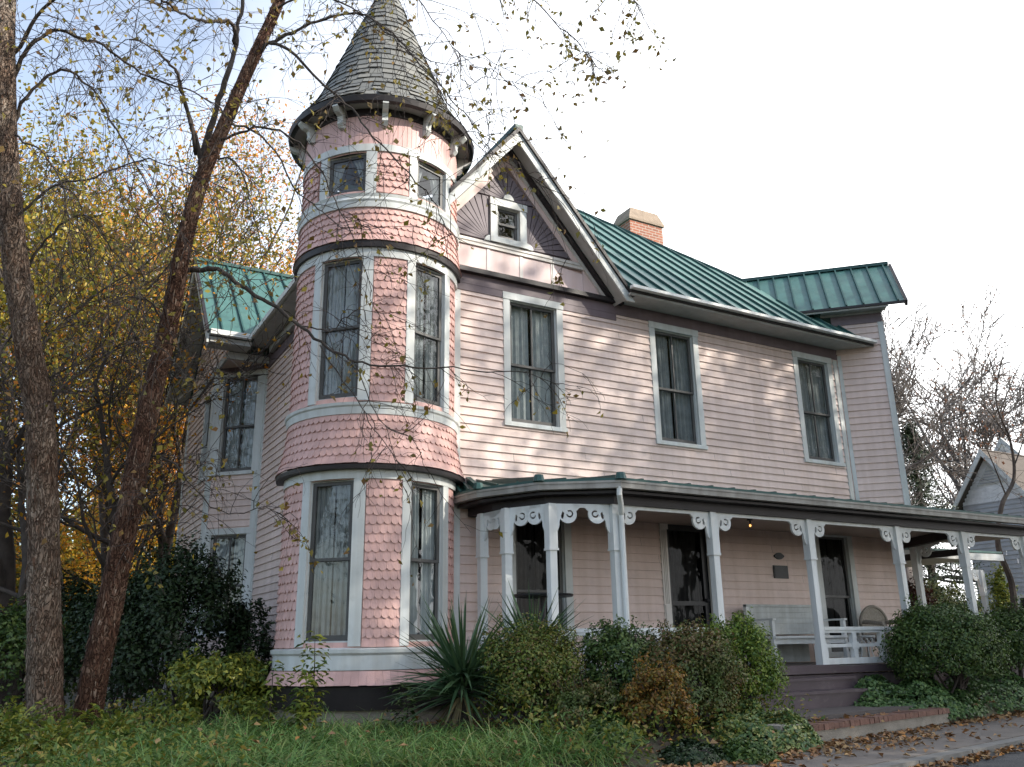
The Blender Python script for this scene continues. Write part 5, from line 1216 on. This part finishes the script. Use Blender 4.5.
# far woods as one soft mass beyond everything
def woods(name, pts, n, size, material, seed, zr):
    r_ = np.random.default_rng(seed); C = []
    for (x, y, rad, h) in pts:
        m_ = n//len(pts); th = r_.random(m_)*6.28; rr = rad*np.sqrt(r_.random(m_)); z = .5+h*r_.random(m_)**.8*(1-(rr/rad)**2*.5)
        C.append(np.stack([x+rr*np.cos(th), y+rr*np.sin(th), z], 1))
    C = np.concatenate(C); return leaves(name, C, r_.normal(size=C.shape)+np.array([0, 0, .4]), size, material, None, asp=.6)
pts = []
for px in range(-140, 300, 26): p = at(px, 600, 46+rng.uniform(-5, 8)); pts.append((p.x, p.y, 3.6, rng.uniform(5, 11)))
tag(woods('far_woods', pts, 42000, .4, L_OLIVE, 3, 6), 'distant olive and brown autumn wood closing the view behind the left trees', 'wood', kind='stuff')
pts = []
for px in range(880, 1180, 24): p = at(px, 600, 34+rng.uniform(-3, 3)); pts.append((p.x, p.y, 3.5, rng.uniform(2.5, 5)))
tag(woods('far_hedge', pts, 9000, .4, L_YEW, 4, 4), 'distant dark green growth behind the neighbour house on the right', 'wood', kind='stuff')
# street trees on the far side of the road: they shade the house front and show in its window panes
def street_tree(label, x, y, h, seed, nl):
    r_ = np.random.default_rng(seed); root = empty('street_tree', (x, y, .35), label, 'tree', 'street trees across the road')
    mb = MB(); rr = random.Random(seed); tips = []; grow(mb, rr, Vector((x, y, .2)), (0, 0, 1), h*.42, .3, 0, 4, tips, kids=(3, 4), ang=(.4, .9), wob=.16, minr=.012); mb.build('trunk', M_BARKR, root, smooth=True)
    T = np.array([[tuple(q) for q in t] for t in tips]); cl = r_.integers(len(T), size=900); i = r_.integers(900, size=nl)
    C = T[cl[i], r_.integers(1, T.shape[1], size=nl)]+r_.normal(size=(nl, 3))*.65
    leaves('crown', C, r_.normal(size=(nl, 3)), .23, L_STREET, root, asp=.7)
for k, (x, y, h, nl) in enumerate(((17.5, -4.2, 22, 13500), (22.5, -3.6, 23, 13500), (27.5, -3.0, 23, 13500), (32.0, -1.8, 22, 11000), (12.5, -5.6, 22, 11000))):
    street_tree(['tall thin leaved street tree straight across the road from the porch steps', 'tall street tree across the road facing the gable', 'tall street tree across the road, right of the porch view', 'last street tree up the road to the right', 'street tree across the road facing the tower'][k], x, y, h, 50+k, nl)

# ------------------------------------------------------------------ neighbour house
na = at(986, 453.5, 18.5); NX = na.x
nb = empty('neighbour_house', (NX+3, na.y, .5), 'pale grey shingled neighbour house with a brown roof behind the right end of the porch', 'house')
dl = at(963, 506, 1); 
yl = NX*dl.y/dl.x; zl = CH+(dl.z-CH)*NX/dl.x; half = abs(yl-na.y); za = na.z
NF = ((NX, 0, 0), (0, -1, 0), (-1, 0, 0)); y0 = -na.y
w = MB(*NF); w.prism([(y0-half, zl), (y0+half, zl), (y0, za)], -.1, 0)
for k in range(26):
    z = zl+k*.14; hw = half*(1-(z-zl)/(za-zl)) if z > zl else half
    if hw > .1: w.box(y0-hw+.02, y0+hw-.02, 0, .014, z, z+.12)
w.build('gable_wall', M_NSHING, nb)
w = MB(*NF); clap(w, y0-half, y0+half, .4, zl, exp=.16); w.frame((0, na.y-half, 0), (1, 0, 0), (0, -1, 0)); clap(w, NX, NX+9, .4, zl, exp=.16); w.build('wall', M_NCLAP, nb)
w = MB()
for sg in (1, -1): 
    a, b = Vector((NX-.35, na.y, za+.16)), Vector((NX-.35, na.y-sg*(half+.35), zl-.2)); q = Vector((9.5, 0, 0)); n_ = Vector((0, -sg*(za-zl), half)).normalized()*.06
    w.poly([a, b, b+q, a+q], True); w.poly([a-n_*2, b-n_*2, b+q-n_*2, a+q-n_*2], True); 
w.build('roof', M_NROOF, nb)
w = MB((NX-.35, 0, 0), (0, -1, 0), (-1, 0, 0))
for sg in (1, -1): w.prism([(y0, za+.15), (y0+sg*(half+.35), zl-.21), (y0+sg*(half+.35), zl-.45), (y0, za-.12)], -.04, .01)
w.build('rake_board', M_TRIM, nb)
w = MB(*NF); w.prism([(y0-.55, za-1.15), (y0+.55, za-1.15), (y0, za-.45)], .015, .05)
nv = w.build('gable_vent', M_TRIM, nb); w = MB(*NF)
for k in range(5): z = za-1.1+k*.1; hw = .45*(1-(k+.8)/6.5); w.box(y0-hw, y0+hw, .051, .07, z, z+.05)
w.build('louvre', M_NCLAP, nv)
da = at(1004, 441, 22.0); w = MB((NX+3.2, 0, 0), (0, -1, 0), (-1, 0, 0)); k_ = (NX+3.2)/da.x; zd = CH+(da.z-CH)*k_; yd = -da.y*k_
w.prism([(yd-1.2, zd-1.5), (yd+1.2, zd-1.5), (yd, zd)], -2.5, 0); dm = w.build('dormer', M_NSHING, nb)
w = MB((NX+3.0, 0, 0), (0, -1, 0), (-1, 0, 0))
for sg in (1, -1): w.prism([(yd, zd+.12), (yd+sg*1.4, zd-1.6), (yd+sg*1.4, zd-1.78), (yd, zd-.12)], -.1, .02)
w.build('dormer_trim', M_TRIM, dm)
nw = (y0+.3, y0+1.5, 1.6, 2.9); w = MB(*NF); a, b, c, d = nw
w.box(a-.12, a, .03, .08, c-.1, d+.1); w.box(b, b+.12, .03, .08, c-.1, d+.1); w.box(a, b, .03, .08, d, d+.1); w.box(a, b, .03, .08, c-.1, c); w.box((a+b)/2-.04, (a+b)/2+.04, .03, .07, c, d); wn_ = w.build('window', M_TRIM, nb)
w = MB(*NF); w.poly([(a, .035, c), (b, .035, c), (b, .035, d), (a, .035, d)]); w.build('pane', M_IRON, wn_)

# ------------------------------------------------------------------ shrubs and plants
def sb(px, Y): p = at(px, 640, Y); return p.x, p.y
x, y = sb(178, 14.2); shrub('camellia', (x, y, 1.75), (1.15, 1.0, 1.45), .6, 'big dark glossy shrub between the leaning trunk and the pink bay', L_CAM, 15000, .075, 95, 1, 'shrub', asp=.5)
x, y = sb(128, 15.5); shrub('camellia', (x, y, 1.5), (1.0, 1.0, 1.3), .6, 'dark evergreen shrub directly behind the leaning trunk', L_CAM, 9000, .08, 70, 2)
x, y = sb(246, 13.9); shrub('camellia', (x, y, 1.35), (.42, .5, .95), .7, 'narrow dark shrub against the pink wall left of the tower', L_CAM, 4200, .07, 40, 3)
x, y = sb(215, 12.6); shrub('shrub', (x, y, .98), (.80, .65, .58), .5, 'low yellow green shrub in front of the dark glossy one', L_LIME, 7000, .075, 70, 4, lump=.4)
x, y = sb(10, 17.0); shrub('shrub', (x, y, 1.3), (1.5, 1.2, 1.1), .5, 'dim green hedge shrub behind the thick trunk at the left edge', L_YEW, 8000, .09, 70, 5)
x, y = sb(82, 19.5); shrub('shrub', (x, y, 1.5), (1.4, 1.2, 1.6), .5, 'dark shrub far back between the two trunks', L_CAM, 8000, .10, 70, 6)
x, y = sb(-60, 20); shrub('shrub', (x, y, 1.8), (2.2, 1.5, 1.8), .5, 'tall dim shrub cut by the left edge of the picture', L_OLIVE, 8000, .11, 70, 7)
x, y = sb(150, 21); shrub('shrub', (x, y, 1.6), (1.6, 1.2, 1.7), .5, 'dark shrub far back behind the camellias', L_CAM, 8000, .11, 70, 8)
x, y = sb(530, 9.0); shrub('azalea', (x, y, 1.18), (.66, .6, .68), .5, 'rounded yellow green azalea right of the spiky yucca', L_AZ, 17000, .045, 95, 10)
x, y = sb(617, 8.75); shrub('azalea', (x, y, 1.2), (.52, .5, .66), .5, 'open dark green azalea in the middle of the front shrubs', L_YEW, 10000, .05, 70, 11, shell=.75, cl=.24)
x, y = sb(686, 8.25); shrub('azalea', (x, y, 1.12), (.72, .6, .70), .45, 'large rounded azalea tinged bronze, left of the bright green bush', L_AZMIX, 21000, .044, 115, 12)
x, y = sb(655, 7.75); shrub('azalea', (x, y, .97), (.40, .35, .42), .5, 'small rusty orange azalea in front of the bronze one', L_RUST, 6500, .045, 50, 13)
x, y = sb(590, 8.2); shrub('azalea', (x, y, .85), (.50, .42, .34), .5, 'low thin bronze azalea below the open dark green one', L_AZMIX, 6500, .044, 40, 14)
x, y = sb(735, 8.35); shrub('box_bush', (x, y, 1.2), (.54, .55, .72), .45, 'bright green clipped bush left of the porch steps', L_BOX, 19000, .047, 95, 15, lump=.15)
x, y = sb(945, 8.75); shrub('yew_bush', (x, y, 1.42), (1.05, .8, .78), .68, 'broad dense clipped dark green bush right of the steps', L_YEW, 36000, .05, 130, 16, lump=.12, nstem=14, cl=.24)
x, y = sb(1018, 9.1); shrub('yew_bush', (x, y, 1.42), (.88, .75, .78), .68, 'dense dark green bush cut by the right edge of the picture', L_YEW, 22000, .05, 110, 17, lump=.12, cl=.24)
x, y = sb(948, 14.0); shrub('holly', (x, y, 1.9), (1.1, .9, 1.15), .6, 'shrub with pale edged leaves seen through the side porch', L_MAG, 7000, .085, 60, 18)
x, y = sb(921, 13.4); shrub('maple_shrub', (x, y, 1.8), (.55, .5, 1.2), .6, 'dark red leaved shrub beside the pale edged one behind the porch', leaf_mat('dark_red_leaves', [G(.06, .02, .018), G(.11, .03, .025), G(.05, .04, .02)], .25), 3000, .08, 40, 19)
x, y = sq.x+.35, sq.y-.2; shrub('ivy_column', (x, y, 1.8), (.30, .25, 1.6), .6, 'green vine climbing beside the far porch post', L_LIME, 3600, .08, 50, 20, cat='vine')
def mound(name, c, rad, h, label, material, n, size, seed, poly=None):
    """ground-hugging creeper: a low lumpy carpet of leaves with trailing stems"""
    r_ = np.random.default_rng(seed); root = empty(name, (c[0], c[1], Z_WALK), label, 'creeper')
    u = r_.uniform(-1, 1, (n*2, 2)); k = (u**2).sum(1) < 1; u = u[k][:n]; ca, sa = math.cos(SK), math.sin(SK)
    lx = u[:, 0]*rad[0]; ly = u[:, 1]*rad[1]; x = c[0]+lx*ca-ly*sa; y = c[1]+lx*sa+ly*ca
    top = h*(1-(u**2).sum(1)**1.6)*(.75+.25*np.sin(x*5.1+seed)*np.cos(y*6.3)+.12*np.sin(x*13)*np.sin(y*11))
    z = c[2]+top-np.abs(r_.normal(size=len(u)))*.035
    N_ = np.stack([u[:, 0]*.6, u[:, 1]*.6-.1, np.full(len(u), .9)], 1)+r_.normal(size=(len(u), 3))*.4
    leaves('foliage', np.stack([x, y, z], 1), N_, size, material, root, asp=.75)
    s_ = MB()
    for j in range(16):
        a = r_.random()*6.28; p = Vector((c[0], c[1], c[2]+h*.4)); e = Vector((c[0]+math.cos(a)*rad[0]*.9, c[1]+math.sin(a)*rad[1]*.9, c[2]+.03)); s_.tube([p, p.lerp(e, .5)+Z*h*.25, e], [.01, .008, .004], 4)
    s_.build('stem', M_TWIG, root); return root
p = street(-1.25, 1.35, 0); mound('ivy_mound', (p.x-.15, p.y+.25, .47), (.85, .66), .46, 'variegated ivy mound spilling over the wall left of the steps', L_IVYV, 7500, .055, 1)
p = street(2.9, 1.9, 0); mound('ivy_bank', (p.x+.2, p.y+.35, .56), (1.75, 1.05), .52, 'dark trailing ivy bank below the broad clipped bush', L_IVY, 15000, .06, 2)
p = street(5.6, 2.1, 0); mound('ivy_bank', (p.x, p.y, .56), (1.9, 1.15), .56, 'trailing ivy bank running on to the right edge', L_IVY, 13000, .06, 3)
for (px, Y, rd, h, sd, lab) in ((610, 7.75, (.45, .36), .26, 11, 'low dark feathery plant below the bronze azaleas'), (690, 7.15, (.42, .34), .24, 12, 'low dark feathery plant below the large rounded azalea'), (748, 6.95, (.36, .30), .24, 13, 'small dark feathery plant beside the ivy mound')):
    q = at(px, 740, Y); mound('ground_cover_plant', (q.x, q.y, yard_z(q.x, q.y)-.02), rd, h, lab, L_CAM if sd == 12 else L_YEW, 4200, .045, sd)
# yuccas
def yucca(c, n, L0, seed, label, dead=40, zc=.3):
    r_ = np.random.default_rng(seed); root = empty('yucca', (c[0], c[1], Z_YARD), label, 'yucca')
    a = r_.random(n)*6.283; el = np.arcsin(r_.uniform(-.25, .98, n)); D = np.stack([np.cos(a)*np.cos(el), np.sin(a)*np.cos(el), np.sin(el)], 1)
    B = np.array([c[0], c[1], Z_YARD+zc])+D*.05+np.stack([np.zeros(n), np.zeros(n), r_.uniform(-.12, .18, n)], 1)
    strip_mesh('blade', B, D, L0*r_.uniform(.75, 1.1, n), .042*r_.uniform(.8, 1.2, n), np.where(el < .5, r_.uniform(.05, .5, n), r_.uniform(.0, .2, n)), L_YUC, root, seg=4, tipw=.04, rg=r_)
    a = r_.random(dead)*6.283; D = np.stack([np.cos(a)*.7, np.sin(a)*.7, -.55+0*a], 1); B = np.array([c[0], c[1], Z_YARD+zc-.05])+D*.04
    strip_mesh('dry_blade', B, D, L0*.6*r_.uniform(.6, 1.1, dead), .035+0*a, r_.uniform(.3, .9, dead), L_DEAD, root, seg=3, tipw=.05, rg=r_)
    s_ = MB(); s_.tube([(c[0], c[1], Z_YARD-.05), (c[0], c[1], Z_YARD+zc+.1)], [.09, .07], 8); s_.build('stem', M_BARKBG, root)
x, y = sb(463, 9.4); yucca((x, y), 300, .95, 1, 'large spiky blue green yucca at the foot of the tower', zc=.52)
x, y = sb(532, 9.55); yucca((x, y), 190, .86, 2, 'second spiky yucca rising behind the rounded azalea', zc=.78)
# broad leaved sapling by the tower
def sapling(px, Y, top_px, seed, label, name='sapling', n=16, ls=.11, material=L_LIME):
    r_ = np.random.default_rng(seed); b = at(px, 700, Y); t = at(*top_px, Y); base = Vector((b.x, b.y, Z_YARD-.03)); root = empty(name, base, label, 'plant')
    s_ = MB(); C = []; N_ = []
    for k in range(3):
        e = Vector((t.x+r_.normal()*.12, t.y+r_.normal()*.12, t.z-k*.35)); mid = base.lerp(e, .5)+Vector((r_.normal()*.06, r_.normal()*.06, 0)); path = catmull([base, mid, e], 6); s_.tube(path, taper(path, .012, .004), 5)
        for j in range(3, len(path)):
            for q in range(n): a = r_.random()*6.28; rr = r_.uniform(.04, .2); C.append((path[j].x+math.cos(a)*rr, path[j].y+math.sin(a)*rr, path[j].z+r_.normal()*.05)); N_.append((math.cos(a)*.4, math.sin(a)*.4, .8))
    s_.build('stem', M_TWIG, root); leaves('foliage', C, N_, ls, material, root, asp=.38, droop=.3)
sapling(306, 10.2, (314, 640), 1, 'thin leafy sapling in front of the left tower window')
sapling(268, 10.6, (270, 668), 2, 'short leafy sapling at the left foot of the tower', n=12)
sapling(372, 10.0, (385, 693), 3, 'small dark seedling against the tower foundation', n=6, material=L_YEW, ls=.09)
sapling(400, 9.9, (408, 688), 4, 'small dark seedling beside the yucca', n=6, material=L_YEW, ls=.09)
def fern(px, Y, seed, label, n=38, L0=.55):
    r_ = np.random.default_rng(seed); q = at(px, 700, Y); root = empty('fern', (q.x, q.y, Z_YARD), label, 'fern'); a = r_.random(n)*6.283; el = r_.uniform(.5, 1.3, n)
    D = np.stack([np.cos(a)*np.cos(el), np.sin(a)*np.cos(el), np.sin(el)], 1); B = np.array([q.x, q.y, Z_YARD])+D*.04; Lg = L0*r_.uniform(.7, 1.2, n)
    strip_mesh('frond', B, D, Lg, .012+0*a, r_.uniform(.8, 1.8, n), L_LIME, root, seg=5, tipw=.2, rg=r_)
    C = []; N_ = []
    for k in range(n):
        d = D[k].copy(); p = B[k].copy()
        for j in range(16):
            d = d+np.array([0, 0, -1.])*1.3/16; d /= np.linalg.norm(d); p = p+d*Lg[k]/16; sd = np.cross(d, [0, 0, 1.]); sd /= max(1e-6, np.linalg.norm(sd))
            for s_ in (-1, 1): C.append(p+sd*s_*.045*(1-j/18)); N_.append(np.cross(d, sd)*-1+r_.normal(size=3)*.15)
    leaves('foliage', C, N_, .075, L_LIME, root, asp=.4)
fern(12, 10.6, 1, 'light green fern at the lower left corner of the garden', 46, .7); fern(60, 9.9, 2, 'small fern in front of the thick trunk base', 30, .5); fern(118, 10.8, 3, 'yellowing fern right of the leaning trunk base', 34, .55)
# picket fence far left
pf = empty('picket_fence', gbase(70, 17.5), 'old pale picket fence seen between the two flaky trunks', 'fence')
a = at(40, 660, 17.5)
for k in range(18):
    w = MB((a.x+k*.12, 17.5, 0)); w.prism([(0, .5), (.075, .5), (.075, 1.62), (.037, 1.70), (0, 1.62)], 0, .02); w.build('picket', M_PICK, pf)
for z in (.8, 1.4):
    w = MB((a.x-.1, 17.5, 0)); w.box(0, 2.3, -.05, -.003, z, z+.07); w.build('rail', M_PICK, pf)
# ------------------------------------------------------------------ ground covers
def scatter_poly(n, x0, x1, y0, y1, f_, rg):
    P = np.stack([rg.uniform(x0, x1, n*3), rg.uniform(y0, y1, n*3)], 1); k = np.array([f_(a, b) for a, b in P]); return P[k][:n]
def yz(P): return np.array([yard_z(a, b) for a, b in P])
rg = np.random.default_rng(21)
def in_lir(x, y): 
    d = (y-6.43)*sx-(x-9.18)*sy
    return d > 1.45 and (x-TC[0])**2+(y-TC[1])**2 > 1.5**2 and y < 11.6+.3*math.sin(x*3) and x < 5.0-.3*(y-8)
T = scatter_poly(1500, .5, 7.0, 6.9, 12.6, in_lir, rg); nb_ = 46; B = np.repeat(T, nb_, 0)+rg.normal(size=(len(T)*nb_, 2))*.05
a = rg.random(len(B))*6.283; el = rg.uniform(.35, 1.3, len(B)); D = np.stack([np.cos(a)*np.cos(el), np.sin(a)*np.cos(el), np.sin(el)], 1)
B3 = np.column_stack([B, yz(B)-.02]); sz = np.repeat(rg.uniform(.5, 1.3, len(T)), nb_)
tag(strip_mesh('lily_grass', B3, D, .44*sz*rg.uniform(.6, 1.1, len(B)), np.full(len(B), .013), rg.uniform(1.1, 2.8, len(B)), L_GRASS, rg=rg), 'arching dark green lily grass covering the bank below the tower', 'grass', kind='stuff')
def in_weed(x, y): return (y < 14 and x < 1.5+.4*math.sin(y*2)) or (x > 4.6 and x < 8.4 and y < 9.3 and (y-6.43)*sx-(x-9.18)*sy > 1.3)
T = scatter_poly(1500, -1.5, 8.4, 7.0, 14.0, in_weed, rg); B = np.repeat(T, 9, 0)+rg.normal(size=(len(T)*9, 2))*.06
h = rg.random(len(B))**1.5*.34; C = np.column_stack([B, yz(B)+h])
tag(leaves('weeds', C, rg.normal(size=C.shape)*.6+np.array([0, 0, .8]), .07, L_WEED, None, asp=.4), 'mixed yellowing weeds round the tree trunks and under the front shrubs', 'weeds', kind='stuff')
def in_lit(x, y):
    d = (y-6.43)*sx-(x-9.18)*sy; return (-.42 < d < -.16) or (.0 < d < 1.22 and rg.random() < .07+(.6 if x < 10.2 else .0)*max(0, min(1, (d-.3)/.5))+.9*max(0, d-.85)/.37) or (d > 1.22 and rg.random() < .22)
P = scatter_poly(8000, 3.5, 19, 5.0, 11, in_lit, rg)
d = (P[:, 1]-6.43)*sx-(P[:, 0]-9.18)*sy; zz = np.where(d < -.16, Z_ROAD, np.where(d < 1.22, Z_WALK, 0)); yzv = yz(P); zz = np.where(d >= 1.22, yzv, zz)+.012+rg.random(len(P))*.02
C = np.column_stack([P, zz]); tag(leaves('leaf_litter', C, rg.normal(size=C.shape)*.28+np.array([0, 0, 1.]), .085, L_LITTER, None, asp=.7, fold=.2), 'fallen brown and orange leaves lying on the pavement and in the gutter', 'leaves', kind='stuff')
P = np.column_stack([rg.uniform(-2, 9, 700), rg.uniform(7, 15, 700)]); C = np.column_stack([P, yz(P)+.03+rg.random(700)*.2])
tag(leaves('leaf_litter', C, rg.normal(size=C.shape)*.4+np.array([0, 0, 1.]), .07, L_LITTER, None, asp=.7), 'fallen leaves scattered over the garden under the trees', 'leaves', kind='stuff')
